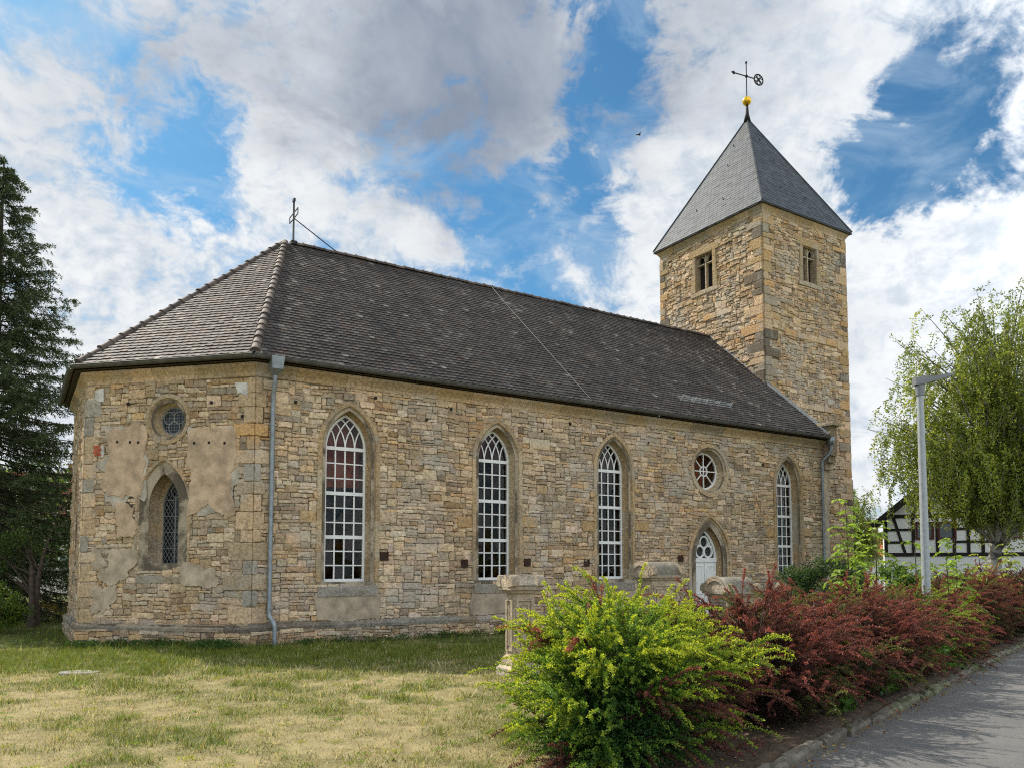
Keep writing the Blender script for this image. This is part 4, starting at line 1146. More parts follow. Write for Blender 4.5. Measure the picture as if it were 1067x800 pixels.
xs = np.concatenate([-np.geomspace(24, 4000, 26)[::-1], np.arange(-23.8, 24, .25), np.geomspace(24, 4000, 26)])
ys = np.concatenate([-np.geomspace(3, 1500, 16)[::-1], np.arange(-2.8, 36, .25), np.geomspace(36, 5000, 28)])
X, Y = np.meshgrid(xs, ys); x, y = X.ravel(), Y.ravel()
gr = greenness(x, y)[:, None]
far = sstep(24, 40, np.hypot(x, y))[:, None]
gc = (STRAW*np.array((.66,.64,.58))*(1 - gr) + LAWN*.62*gr) * (1 - far) + np.array((.12,.14,.045)) * far  # ground tone darkened to stand in for shade between the blades
gm_ = MB()
nx, ny = len(xs), len(ys)
i, j = np.meshgrid(np.arange(ny - 1), np.arange(nx - 1), indexing='ij')
gm_.add(np.stack([x, y, gz(x, y)], 1), np.stack([i*nx + j, i*nx + j + 1, (i+1)*nx + j + 1, (i+1)*nx + j], -1).reshape(-1, 4), gc, 0, True)
M_GROUND = simple('dry_turf', (1, 1, 1), .95, 0, .3, 3.5, .8, 30, tint=True, spec=.1, bd=.03)
tag(gm_.build('ground', M_GROUND), kind='structure')

# road
m, t = material('asphalt')
g = t.n('ShaderNodeNewGeometry').outputs['Position']
a1 = t.noise(g, 160, 3, .6); a2 = t.noise(g, 1.1, 6, .6); a3 = t.noise(g, 45, 3, .5)
c = t.mix(t.ramp(a1, .38, .66), (.060, .059, .057, 1), (.155, .150, .142, 1))
c = t.mix(t.math('MULTIPLY', t.ramp(a2, .4, .7), .45), c, (.165, .155, .14, 1))
c = t.mix(t.math('MULTIPLY', t.ramp(a3, .62, .7), .6), c, (.26, .245, .22, 1))
p = t.n('ShaderNodeBsdfPrincipled', i_Base_Color=c, i_Roughness=.82)
t.put(p.inputs['Normal'], bump(t, t.math('ADD', a1, t.math('MULTIPLY', a3, .5)), .6, .012))
finish(t, p.outputs[0]); M_ROAD = m
def strip(d0, d1, t0, t1, nt, nd, zf):
    tt_, dd = np.meshgrid(np.linspace(t0, t1, nt), np.linspace(d0, d1, nd), indexing='ij'); tt_, dd = tt_.ravel(), dd.ravel()
    P = KP + tt_[:, None]*KE + dd[:, None]*KN
    i, j = np.meshgrid(np.arange(nt - 1), np.arange(nd - 1), indexing='ij')
    return np.stack([P[:, 0], P[:, 1], zf(tt_, dd)], 1), np.stack([i*nd + j, i*nd + j + 1, (i+1)*nd + j + 1, (i+1)*nd + j], -1).reshape(-1, 4)
rm = MB(); V, F = strip(-5.75, .06, -14, 150, 330, 14, lambda a, b: -.088 + .022*(fbm(a*.5, b*.7, seed=61, o=3) - .5) - .012*np.cos(b*1.1)); rm.add(V, F, (1,1,1), 0, True)
tag(rm.build('road', M_ROAD), kind='structure')
sm = MB(); V, F = strip(.10, 2.1, -2.6, 60, 420, 22, lambda a, b: -.012 + .06*(fbm(a*2.2, b*2.2, seed=63, o=4) - .5) - .09*sstep(.22, .1, b) - .10*sstep(1.5, 2.1, b) - .10*sstep(-1.9, -2.6, a)); sm.add(V, F, (1,1,1), 0, True)
tag(sm.build('soil_bed', simple('soil', (.085,.058,.036), .95, 0, .5, 9, 1, 40, bd=.03)), kind='structure')
M_KERB = simple('mossy_kerb', (1, 1, 1), .9, 0, .4, 7, .7, 35, tint=True, bd=.015)
kb = MB(); tq_ = -8.0; rk = np.random.default_rng(70)
while tq_ < 60:
    ln = rk.uniform(.75, 1.0); d0 = rk.normal(0, .018); zt_ = -.030 + rk.normal(0, .014); sl_ = rk.normal(0, .02)
    c = np.array([(.15,.13,.10), (.19,.165,.13), (.12,.105,.08), (.14,.145,.085)][rk.integers(4)])
    nn = 7; rows = []
    for k in range(nn):
        t_ = tq_ + (ln - .012)*k/(nn - 1)
        for d_, z_ in ((-.02, -.2), (-.018, zt_ - .03), (.004, zt_), (.10, zt_ + .004), (.125, zt_ - .02), (.13, -.2)):
            jj = rk.normal(0, .011, 2); P = KP + KE*t_ + KN*(d_ + d0 + sl_*(k/nn) + jj[0]); rows.append((P[0], P[1], z_ + jj[1]))
    V = np.array(rows); a, b = np.meshgrid(np.arange(nn - 1)*6, np.arange(5), indexing='ij')
    kb.add(V, np.stack([a + b, a + b + 1, a + b + 7, a + b + 6], -1).reshape(-1, 4), c); kb.add(V, [tuple(range(6)), tuple(range((nn-1)*6, nn*6))], c)
    tq_ += ln
tag(kb.build('kerb', M_KERB), kind='structure')

# grass
def inside_church(x, y):
    u, v = to_ch(x, y); return (wall_dist(x, y) < .10) & (v < W + .3) & (u < L + TU)
def grass(n, x0, x1, y0, y1, hl, wl, seed, mb):
    r = np.random.default_rng(seed)
    x = r.uniform(x0, x1, n); y = r.uniform(y0, y1, n)
    ok = (x > -.76*y - 1.5) & (x < .6*y + 1) & (ksd(x, y) > 1.25 + .5*(fbm(x*2, y*2, seed=33) - .5)) & ~inside_church(x, y); x, y = x[ok], y[ok]
    g = greenness(x, y); n1 = fbm(x*5, y*5, seed=90, o=2); wd = wall_dist(x, y)
    keep = r.random(len(x)) < np.clip(.30 + .8*g + .7*(n1 - .45), 0.12, 1); x, y, g, n1, wd = x[keep], y[keep], g[keep], n1[keep], wd[keep]
    n = len(x); tu = fbm(x*9, y*9, seed=95, o=2); h = r.uniform(*hl, n) * (.6 + .8*g + .5*n1) * (.55 + 2.2*np.clip(tu - .4, 0, 1)**1.5*2) * (1 + 1.1*np.exp(-np.maximum(wd, 0)/.35)); a = r.uniform(0, 2*PI, n); ln = r.uniform(.2, 1.3, n) * h
    w_ = r.uniform(*wl, n)
    P = np.stack([x, y, gz(x, y) - .004], 1); sx = np.stack([np.cos(a + PI/2), np.sin(a + PI/2), 0*a], 1)
    tip = P + np.stack([np.cos(a)*ln, np.sin(a)*ln, h], 1)
    V = np.stack([P - sx*w_[:, None]/2, P + sx*w_[:, None]/2, tip], 1).reshape(-1, 3)
    isg = r.random(n) < g*.95 + .05
    c = np.where(isg[:, None], np.array((.14,.19,.035)) * r.uniform(.4, 1.5, (n, 1)) + np.array((.06,.03,0.0))*r.random((n, 1)), np.array((.53,.465,.25)) * r.uniform(.35, 1.3, (n, 1)))
    yl = r.random(n) < .006; c[yl] = (.42,.34,.03); rd = r.random(n) < .012 * (n1 > .58); c[rd] = (.30,.05,.04)
    mb.add(V, np.arange(3*n).reshape(-1, 3), np.repeat(c, 3, 0))
gb = MB()
grass(210000, -9, 3, 4.6, 10.5, (.022, .066), (.005, .011), 1, gb)
grass(250000, -14, 7, 10.5, 18, (.028, .075), (.007, .014), 2, gb)
grass(70000, -22, 12, 18, 34, (.03, .08), (.012, .02), 3, gb)
tag(gb.build('grass', M_GRASS), kind='stuff')

# weeds: low rosettes in the turf and a fringe along the foot of the walls
wb = MB(); r = np.random.default_rng(4)
cent = []
for k in range(150):
    u = r.uniform(-.3, 13.4); x, y = from_ch(u, -.22 - r.exponential(.12)); cent.append((x, y, r.uniform(.06, .16), 1))
for k in range(90):
    s = r.uniform(0, 4.6); x, y = from_ch(-s*q - .16, s*q - .16); cent.append((x - r.exponential(.1)*.2, y - r.exponential(.2), r.uniform(.07, .2), 1))
for k in range(420):
    y = r.uniform(6.2, 16); x = r.uniform(-.66*y, 2.0); 
    if ksd(x, y) > 1.6 and not inside_church(np.array([x]), np.array([y]))[0]: cent.append((x, y, r.uniform(.03, .085), 0))
for x, y, sz, kind in cent:
    n = int(26 + 300*sz); a = r.uniform(0, 2*PI, n); el = r.uniform(.1, 1.2, n); rr_ = r.random(n) * sz
    D = np.stack([np.cos(a)*np.cos(el), np.sin(a)*np.cos(el), np.sin(el)], 1)
    P = np.array((x, y, float(gz(np.array([x]), np.array([y]))[0]))) + np.stack([np.cos(a)*rr_*1.2, np.sin(a)*rr_*1.2, r.random(n)*sz*(.9 if kind else .35)], 1)
    c = (np.array((.05,.10,.022)) if kind else np.array([(.17,.27,.03), (.28,.32,.03), (.12,.21,.03)][r.integers(3)])) * r.uniform(.6, 1.5, (n, 1))
    wb.leaves(P, D, r.normal(size=(n, 3)), r.uniform(.3, .6, n)*sz*.8, r.uniform(.12, .25, n)*sz*.8, c)
tag(wb.build('weeds', M_GRASS), kind='stuff')

# ================================================================== GENERIC FOLIAGE
def bez(p0, p1, p2, n):
    t_ = np.linspace(0, 1, n)[:, None]; return (1-t_)**2*p0 + 2*t_*(1-t_)*p1 + t_*t_*p2
def rand_dir(r, n): return norm(r.normal(size=(n, 3)))

def barberry(name, label, cat, seed, h, spread, pal, n_stem=110, twigs=15, inner=.5, mixpal=None, mixsel=None, leaf=.024, group=None):
    """arching thorny shrub: stems fan out from the base, every stem bears short arching shoots set with small leaves"""
    r = np.random.default_rng(seed); lf = MB(); br = MB()
    tipc, midc, inc = [np.array(c) for c in pal]
    LP, LD, LC, LS = [], [], [], []
    for s in range(n_stem):
        ph = r.uniform(0, 2*PI); rr_ = spread * math.sqrt(r.random()) ; fr_ = rr_ / spread
        hh = h * r.uniform(.30 + .5*(1 - fr_), 1.0 - .30*fr_**2)
        lop = 1 + .16*math.sin(2*ph + seed) + .1*math.sin(3*ph + 2*seed)
        if r.random() < .1: hh *= 1.13
        if s % 5 < 2: fr_ = r.uniform(.55, 1.0); rr_ = spread*fr_; hh = h*r.uniform(.06, .42)
        e = np.array((math.cos(ph)*rr_*lop, math.sin(ph)*rr_*lop, hh))
        b = np.array((math.cos(ph), math.sin(ph), 0)) * r.uniform(.02, .25) * (.4 + fr_)
        mid = b*.5 + e*np.array((.35, .35, .85)) + np.array((*r.normal(0, .06, 2), .0))
        P = bez(b, mid, e, 14)
        br.tube(P, np.linspace(.010, .003, 14), 4, (1, 1, 1), 0, False)
        tg = norm(np.gradient(P, axis=0))
        alt = mixsel is not None and mixsel(r, e, ph)
        tc_, mc_, ic_ = [np.array(c) for c in (mixpal if alt else pal)]
        for k in range(twigs):
            f = r.uniform(.18, 1.0) if k else 1.0
            ii = min(int(f*13), 12); p0 = P[ii] + (P[ii+1] - P[ii])*(f*13 - ii) if ii < 13 else P[-1]
            out_ = np.array((p0[0], p0[1], 0)); out_ = out_/max(np.linalg.norm(out_), .05)
            d = norm(tg[ii]*.8 + out_*.5 + rand_dir(r, 1)[0]*.75 + np.array((0, 0, .25)))
            ln = r.uniform(.14, .42) * (1.35 if k == 0 else 1)
            e2 = p0 + d*ln + np.array((0, 0, -.20*ln)) ; m2 = p0 + d*ln*.55 + np.array((0, 0, .10*ln))
            nn = max(int(ln/.0155), 5); Q = bez(p0, m2, e2, nn); tq2 = norm(np.gradient(Q, axis=0))
            br.tube(Q[::3], .0022, 3, (1, 1, 1), 0, False)
            m_ = 5
            QP = np.repeat(Q, m_, 0) + r.normal(0, .005, (nn*m_, 3)); TD = np.repeat(tq2, m_, 0)
            D = norm(TD*.45 + rand_dir(r, nn*m_)*.9 + np.array((0, 0, .25)))
            tt_ = np.repeat(np.linspace(0, 1, nn), m_)
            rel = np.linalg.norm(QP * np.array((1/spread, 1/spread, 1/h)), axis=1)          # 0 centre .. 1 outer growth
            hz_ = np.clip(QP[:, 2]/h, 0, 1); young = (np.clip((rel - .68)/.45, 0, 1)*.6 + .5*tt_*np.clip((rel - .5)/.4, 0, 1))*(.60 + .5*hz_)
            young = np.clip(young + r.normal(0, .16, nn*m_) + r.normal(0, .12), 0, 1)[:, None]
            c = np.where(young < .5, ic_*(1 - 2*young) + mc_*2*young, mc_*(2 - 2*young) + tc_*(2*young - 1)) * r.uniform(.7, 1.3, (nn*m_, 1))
            LP.append(QP); LD.append(D); LC.append(c); LS.append(leaf*r.uniform(.65, 1.25, nn*m_))
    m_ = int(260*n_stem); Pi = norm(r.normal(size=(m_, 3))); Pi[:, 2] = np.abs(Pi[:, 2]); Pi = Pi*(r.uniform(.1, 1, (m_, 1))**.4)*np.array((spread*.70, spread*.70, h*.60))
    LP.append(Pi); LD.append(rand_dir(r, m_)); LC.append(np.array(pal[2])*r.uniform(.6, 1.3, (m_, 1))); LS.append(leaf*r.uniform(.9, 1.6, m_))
    LP, LD, LC, LS = map(np.concatenate, (LP, LD, LC, LS))
    ok = LP[:, 2] > .02
    LP, LD, LC, LS = LP[ok], LD[ok], LC[ok], LS[ok]
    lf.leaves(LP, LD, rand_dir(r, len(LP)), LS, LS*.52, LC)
    o = empty(name, (0, 0, 0)); tag(o, label, cat, group)
    lf.build('leaves', M_LEAF, o); br.build('stems', M_BARK, o)
    return o
YEL = ((.42,.47,.035), (.145,.275,.04), (.048,.125,.032))
RED = ((.29,.085,.075), (.10,.034,.031), (.048,.031,.023))
PUR = ((.20,.07,.055), (.085,.032,.028), (.042,.030,.020))
MIX = ((.17,.17,.045), (.08,.095,.03), (.045,.05,.022))
GRN = ((.26,.32,.04), (.11,.18,.03), (.04,.085,.022))
def bed(t_, d_=1.25): P = KP + KE*t_ + KN*(d_ - .18*(d_ > 1)); return (float(P[0]), float(P[1]), 0.0)
HG = 'barberry bushes in the hedge along the road'
b0 = barberry('barberry_bush', 'yellow-green barberry bush at the near end of the hedge', 'bush', 1, 1.50, .98, YEL, 190, 17, mixpal=RED, mixsel=lambda r, e, ph: r.random() < .05 or (e[0] > .15 and e[1] < -.1 and e[2] < .75 and r.random() < .40), group=HG)
b0.location = bed(-.45, 1.50)
b1 = barberry('barberry_bush', 'lime-tipped barberry bush with purple shoots low down, second from the near end of the hedge', 'bush', 2, 1.42, .85, YEL, 120, 15, mixpal=PUR, mixsel=lambda r, e, ph: (e[2] < .8 and r.random() < .65) or r.random() < .12, group=HG)
b1.location = bed(.45, 1.48)
r1 = barberry('barberry_bush', 'crimson barberry bush next to the yellow-green ones', 'bush', 3, 1.5, 1.12, RED, 150, 15, mixpal=MIX, mixsel=lambda r, e, ph: (e[2] < .6 and r.random() < .45) or r.random() < .12, group=HG)
r1.location = bed(2.15, 1.3)
r2 = barberry('barberry_bush', 'dark purple barberry bush below the yew', 'bush', 4, 1.45, 1.15, PUR, 140, 15, mixpal=MIX, mixsel=lambda r, e, ph: r.random() < .25, group=HG)
r2.location = bed(3.8, 1.3)
g1 = barberry('barberry_bush', 'mixed green and red barberry bush left of the lamp post', 'bush', 5, 1.35, 1.1, GRN, 110, 14, mixpal=RED, mixsel=lambda r, e, ph: r.random() < .5, group=HG)
g1.location = bed(8.6, 1.2)
rb = np.random.default_rng(8)
for src, t_, sc, lab in ((r1, 5.3, 1.0, 'bright red barberry bush in the middle of the hedge, before the young saplings'), (r2, 6.9, 1.02, 'purple-red barberry bush just short of the green-mixed one'),
    (r1, 10.3, .95, 'red barberry bush beside the foot of the lamp post'), (g1, 12.0, .95, 'green-leaved barberry bush just beyond the lamp post'), (r2, 13.8, 1.05, 'purple barberry bush below the white rendered wall of the timbered house'),
    (r1, 15.6, 1.08, 'dull red barberry bush below the house windows'), (r2, 17.5, 1.12, 'purple barberry bush before the birch trunk'), (g1, 19.6, 1.1, 'green barberry bush near the far end of the hedge'), (r2, 21.8, 1.1, 'last purple barberry bush at the far end of the hedge by the picture edge'), (g1, 24.2, 1.2, 'farthest green bush of the hedge, at the right picture edge')):
    c = copy_tree(src); c['label'] = lab
    c.location = bed(t_, 1.25 + rb.normal(0, .08)); c.rotation_euler = (0, 0, rb.uniform(0, 6.28)); c.scale = (sc, sc, sc * rb.uniform(.94, 1.05))

# low broad-leaved plants hanging over the kerb
def ground_plant(name, label, seed, size, n):
    r = np.random.default_rng(seed); mb = MB(); stm = MB()
    P, D, c, s = [], [], [], []
    for k in range(n):
        a = r.uniform(0, 2*PI); e = np.array((math.cos(a), math.sin(a), 0))*size*r.uniform(.3, 1) + np.array((0, 0, size*r.uniform(.25, .9)))
        Q = bez(np.zeros(3), e*np.array((.4, .4, 1.1)), e, 8); stm.tube(Q, .003, 4, (1, 1, 1), 0, False)
        for i in range(3, 8):
            for w_ in range(3): P.append(Q[i]); D.append(norm(rand_dir(r, 1)[0] + np.array((0, 0, .2)) + e)); s.append(r.uniform(.06, .12)); c.append(np.array((.07,.15,.03))*r.uniform(.6, 1.5))
    mb.leaves(np.array(P), np.array(D), rand_dir(r, len(P)), np.array(s), np.array(s)*.7, np.array(c))
    o = empty(name, (0, 0, 0)); tag(o, label, 'plant', 'green plants under the hedge'); mb.build('leaves', M_LEAF, o); stm.build('stem', M_BARK, o); return o
for k, (t_, d_, lab) in enumerate(((3.05, .38, 'small green plant under the crimson bush at the kerb'), (4.6, .30, 'wide leafy green plant leaning over the kerb'), (7.6, .35, 'bright green leafy plant below the mixed bush'), (9.6, .4, 'far leafy green plant by the kerb near the lamp post'))):
    o = ground_plant('leafy_plant', lab, 30 + k, (.28, .45, .55, .5)[k], (14, 26, 30, 26)[k]); o.location = bed(t_, d_)

# fallen leaves along the kerb and on the road
fl = MB(); r = np.random.default_rng(12); n = 2300
t_ = r.uniform(-2, 32, n); d_ = np.where(r.random(n) < .93, -np.abs(r.normal(0, .10, n)) - .03, -r.uniform(.1, 3.2, n)); bedl = r.random(n) < .35; d_[bedl] = r.uniform(.15, 1.0, bedl.sum())
P = KP + t_[:, None]*KE + d_[:, None]*KN; zf = np.where(d_ < 0, -.075, .055) + r.random(n)*.02
D = rand_dir(r, n)*np.array((1, 1, .25)); S = rand_dir(r, n)*np.array((1, 1, .35))
fl.leaves(np.c_[P, zf], D, S, r.uniform(.02, .06, n), r.uniform(.012, .035, n), np.array([(.20,.10,.045), (.27,.16,.07), (.13,.07,.04), (.33,.25,.09)])[r.integers(0, 4, n)] * r.uniform(.7, 1.2, (n, 1)))
tag(fl.build('fallen_leaves', M_GRASS), kind='stuff')

# saplings behind the hedge
def sapling(label, seed, h, pos, tiers, col=(.22,.32,.05)):
    r = np.random.default_rng(seed); mb = MB(); st = MB()
    n = 12; P = np.stack([.05*np.sin(np.linspace(0, 3, n)), .04*np.cos(np.linspace(0, 2.5, n)), np.linspace(0, h, n)], 1); st.tube(P, np.linspace(.022, .006, n), 6)
    LP, LD, LS, LC = [], [], [], []
    for k in range(tiers):
        z = h*(.22 + .78*(k + .5)/tiers); sc = (1 - .45*(z/h)**2)
        base0 = np.array((np.interp(z, P[:, 2], P[:, 0]), np.interp(z, P[:, 2], P[:, 1]), z))
        for w_ in range(r.integers(6, 9)):
            a = r.uniform(0, 2*PI); ln = r.uniform(.26, .58)*sc; base = base0 + np.array((0, 0, r.normal(0, .09)))
            o = np.array((math.cos(a), math.sin(a), 0))
            Q = bez(base, base + o*ln*.6 + np.array((0, 0, r.uniform(.1, .5)*ln)), base + o*ln + np.array((0, 0, .02*ln)), 9); tg = norm(np.gradient(Q, axis=0)); st.tube(Q, .003, 3, (1,1,1), 0, False)
            for i in range(2, 9):
                for sg in (-1, 1) if i < 8 else (0,):
                    side = np.cross(tg[i], (0, 0, 1))*sg
                    LP.append(Q[i]); LD.append(norm(tg[i]*.6 + side + np.array((0, 0, -.25)) + r.normal(0, .15, 3))); LS.append(r.uniform(.09, .15)*sc); LC.append(np.array(col)*r.uniform(.6, 1.35)*(.8 + .5*z/h))
    n = len(LP); mb.leaves(np.array(LP), np.array(LD), np.array((0, 0, 1.0)) + rand_dir(r, n)*.9 + np.array((.4, .1, -.6)), np.array(LS)*1.1, np.array(LS)*.55, np.array(LC))
    o = empty('sapling', pos); tag(o, label, 'sapling', 'young saplings behind the hedge'); mb.build('leaves', M_LEAF, o); st.build('stem', M_BARK, o)
sapling('tallest bright green sapling in front of the tower', 1, 3.15, (6.85, 16.0, 0), 9)
sapling('leafy sapling between the tower and the lamp post', 2, 2.85, (7.85, 16.9, 0), 7)
sapling('sapling close left of the lamp post', 3, 2.35, (8.55, 16.6, 0), 6)
sapling('thin sapling right of the lamp post before the house windows', 4, 2.4, (9.75, 17.2, 0), 6)
sapling('low sapling in front of the white house wall', 5, 1.95, (9.0, 16.2, 0), 5)
sapling('pale green sapling beneath the birch at the right edge', 6, 2.3, (13.2, 20.8, 0), 6, (.28,.34,.05))
sapling('yellowish sapling by the birch trunk', 7, 2.0, (11.9, 19.9, 0), 5, (.30,.34,.05))

def cluster_tree(name, label, cat, pos, seed, h, centers, cols, leaf, per, trunk_r=.15, lean=(0, 0), sig=.38, group=None, mat=None, stems=1):
    """trunk, limbs reaching to leaf clusters; every cluster is a cloud of separate leaves"""
    r = np.random.default_rng(seed); lf = MB(); tr_ = MB()
    top = np.array((lean[0], lean[1], h*.8))
    for s in range(stems):
        o = np.array((r.normal(0, .12)*(s > 0), r.normal(0, .12)*(s > 0), -.1)); tp = top + (r.normal(0, .5, 3)*np.array((1, 1, .3)) if s else 0)
        T_ = bez(o, np.array((lean[0]*.2, lean[1]*.2, h*.4)), tp, 14); tr_.tube(T_, np.linspace(trunk_r, trunk_r*.2, 14), 8)
    LP, LC = [], []
    for c in centers:
        c = np.array(c[:3]); z = np.clip(c[2]*r.uniform(.35, .7), .2, h*.75); p0 = T_[np.argmin(np.abs(T_[:, 2] - z))]
        Q = bez(p0, p0*.4 + c*.6 + np.array((0, 0, .25)), c, 8); tr_.tube(Q, np.linspace(trunk_r*.3, .008, 8), 5, (1,1,1), 0, False)
        sub = c + r.normal(0, sig*.8, (9, 3))*np.array((1, 1, .7))
        for s_ in sub:
            m_ = per//9; LP.append(s_ + r.normal(0, sig*.36, (m_, 3))*np.array((1, 1, .75)))
            LC.append(np.array(cols[r.integers(len(cols))]) * r.uniform(.75, 1.25) * r.uniform(.7, 1.3, (m_, 1)))
    LP, LC = np.concatenate(LP), np.concatenate(LC); n = len(LP)
    lf.leaves(LP, rand_dir(r, n) + np.array((0, 0, -.35)), rand_dir(r, n), leaf*r.uniform(.6, 1.3, n), leaf*.6*r.uniform(.7, 1.2, n), LC)
    o = empty(name, pos); tag(o, label, cat, group); tr_.build('trunk', M_BARK, o); lf.build('crown', mat or M_LEAF, o)
    return o
def ball(r, n, c, rad_, squash=1.0, low=-1):
    P = norm(r.normal(size=(n*3, 3))); P = P[P[:, 2] > low][:n]; return np.array(c) + P*np.array((rad_, rad_, rad_*squash))*np.cbrt(r.uniform(.25, 1, (len(P), 1)))
r = np.random.default_rng(20)
DKG = [(.035,.07,.02), (.05,.09,.025), (.028,.055,.02)]
cluster_tree('yew_shrub', 'dark evergreen shrub at the foot of the tower', 'shrub', (7.6, 18.6, 0), 41, 2.0, ball(r, 22, (0, 0, 1.05), .95, .95), DKG, .06, 900, .08, sig=.22)
cluster_tree('elder_shrub', 'rounded green shrub behind the saplings near the lamp post', 'shrub', (9.4, 19.4, 0), 42, 1.7, ball(r, 16, (0, 0, .95), .95, .8), [(.09,.16,.03), (.07,.13,.03)], .09, 500, .06, sig=.22)
cluster_tree('laurel_shrub', 'low bright shrub right of the lamp post', 'shrub', (11.2, 21.2, 0), 43, 1.5, ball(r, 14, (0, 0, .85), .9, .8), [(.14,.22,.03), (.10,.17,.03)], .09, 450, .06, sig=.22)
cluster_tree('hazel_tree', 'small two-stemmed green tree under the spruce', 'tree', (-14.45, 23.6, 0), 44, 3.4, ball(r, 12, (-.9, .4, 2.2), .9, .85), [(.07,.12,.03), (.11,.16,.03), (.05,.09,.03)], .08, 220, .13, (-.35, .3), .3, stems=2)
cluster_tree('lilac_shrub', 'bright green shrub at the left picture edge', 'shrub', (-14.2, 21.6, 0), 45, 1.6, ball(r, 14, (0, 0, .75), .7, .85), [(.15,.22,.03), (.09,.15,.03)], .08, 380, .05, sig=.2)
for k, (x, y, h, lab) in enumerate(((-27.5, 42, 8.5, 'broad dark tree far behind the spruce, left'), (-22.5, 46, 7.5, 'round mid-green tree far behind the spruce, beside the church'), (-34, 52, 10, 'farthest tall tree at the left picture edge'))):
    cluster_tree('far_tree', lab, 'tree', (x, y, -.6), 50 + k, h, ball(r, 42, (0, 0, h*.58), h*.36, 1.05), [(.06,.11,.025), (.09,.14,.03), (.045,.085,.02)], .22, 330, .22, sig=h*.075)

# spruce
def spruce(pos, H_, R0, seed):
    r = np.random.default_rng(seed); nd = MB(); wd = MB()
    wd.tube([(0, 0, -.2), (0, 0, H_*.5), (0, 0, H_)], [.26, .15, .02], 9)
    LP, LD, LC = [], [], []
    z = .7
    while z < H_ - .15:
        f = z/H_; nb = 7 if f < .8 else 5; a0 = r.uniform(0, 6.28)
        for k in range(nb):
            a = a0 + k*2*PI/nb + r.normal(0, .18); ln = (R0*(1 - f)**.82 + .12) * r.uniform(.72, 1.15)
            o = np.array((math.cos(a), math.sin(a), 0)); zz_ = z + r.normal(0, .12)
            dr_ = (.34 - .55*f)*ln
            Q = bez(np.array((0, 0, zz_)), o*ln*.6 + np.array((0, 0, zz_ - dr_*1.05)), o*ln + np.array((0, 0, zz_ - dr_*.75 + .06*ln)), 16)
            wd.tube(Q, np.linspace(.035*(1 - f) + .008, .004, 16), 4, (1,1,1), 0, False)
            tg = norm(np.gradient(Q, axis=0)); nt = int(13 + ln*15)
            for w_ in range(nt):
                s = r.uniform(.16, 1.0); ii = int(s*15); p0 = Q[min(ii, 15)]
                sg = 1 if w_ % 2 else -1; side = norm(np.cross(tg[min(ii, 15)], (0, 0, 1)))*sg
                tl = r.uniform(.16, .55)*(1.15 - .6*s)*(.5 + .5*min(ln/2, 1)); d = norm(tg[min(ii, 15)]*.75 + side*.8 + np.array((0, 0, -.35)) + r.normal(0, .2, 3))
                e = p0 + d*tl + np.array((0, 0, -.30*tl)); nn = max(int(tl/.034), 5)
                T_ = bez(p0, p0 + d*tl*.6, e, nn); m_ = 2
                PP = np.repeat(T_, m_, 0); DD = np.repeat(norm(np.gradient(T_, axis=0)), m_, 0)*.8 + rand_dir(r, nn*m_)*.85
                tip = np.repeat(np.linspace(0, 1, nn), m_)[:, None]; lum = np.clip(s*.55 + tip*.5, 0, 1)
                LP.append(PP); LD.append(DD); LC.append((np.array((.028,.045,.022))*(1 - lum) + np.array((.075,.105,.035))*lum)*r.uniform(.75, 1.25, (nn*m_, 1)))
        z += r.uniform(.22, .34)
    LP, LD, LC = map(np.concatenate, (LP, LD, LC)); n = len(LP)
    nd.leaves(LP, LD, rand_dir(r, n), r.uniform(.07, .14, n), r.uniform(.022, .036, n), LC)
    o = empty('spruce_tree', pos); tag(o, 'tall dark spruce with drooping boughs left of the church', 'tree'); wd.build('trunk', M_BARK, o); nd.build('crown', M_NEEDLE, o)
spruce((-17.9, 26.6, 0), 16.2, 5.5, 60)

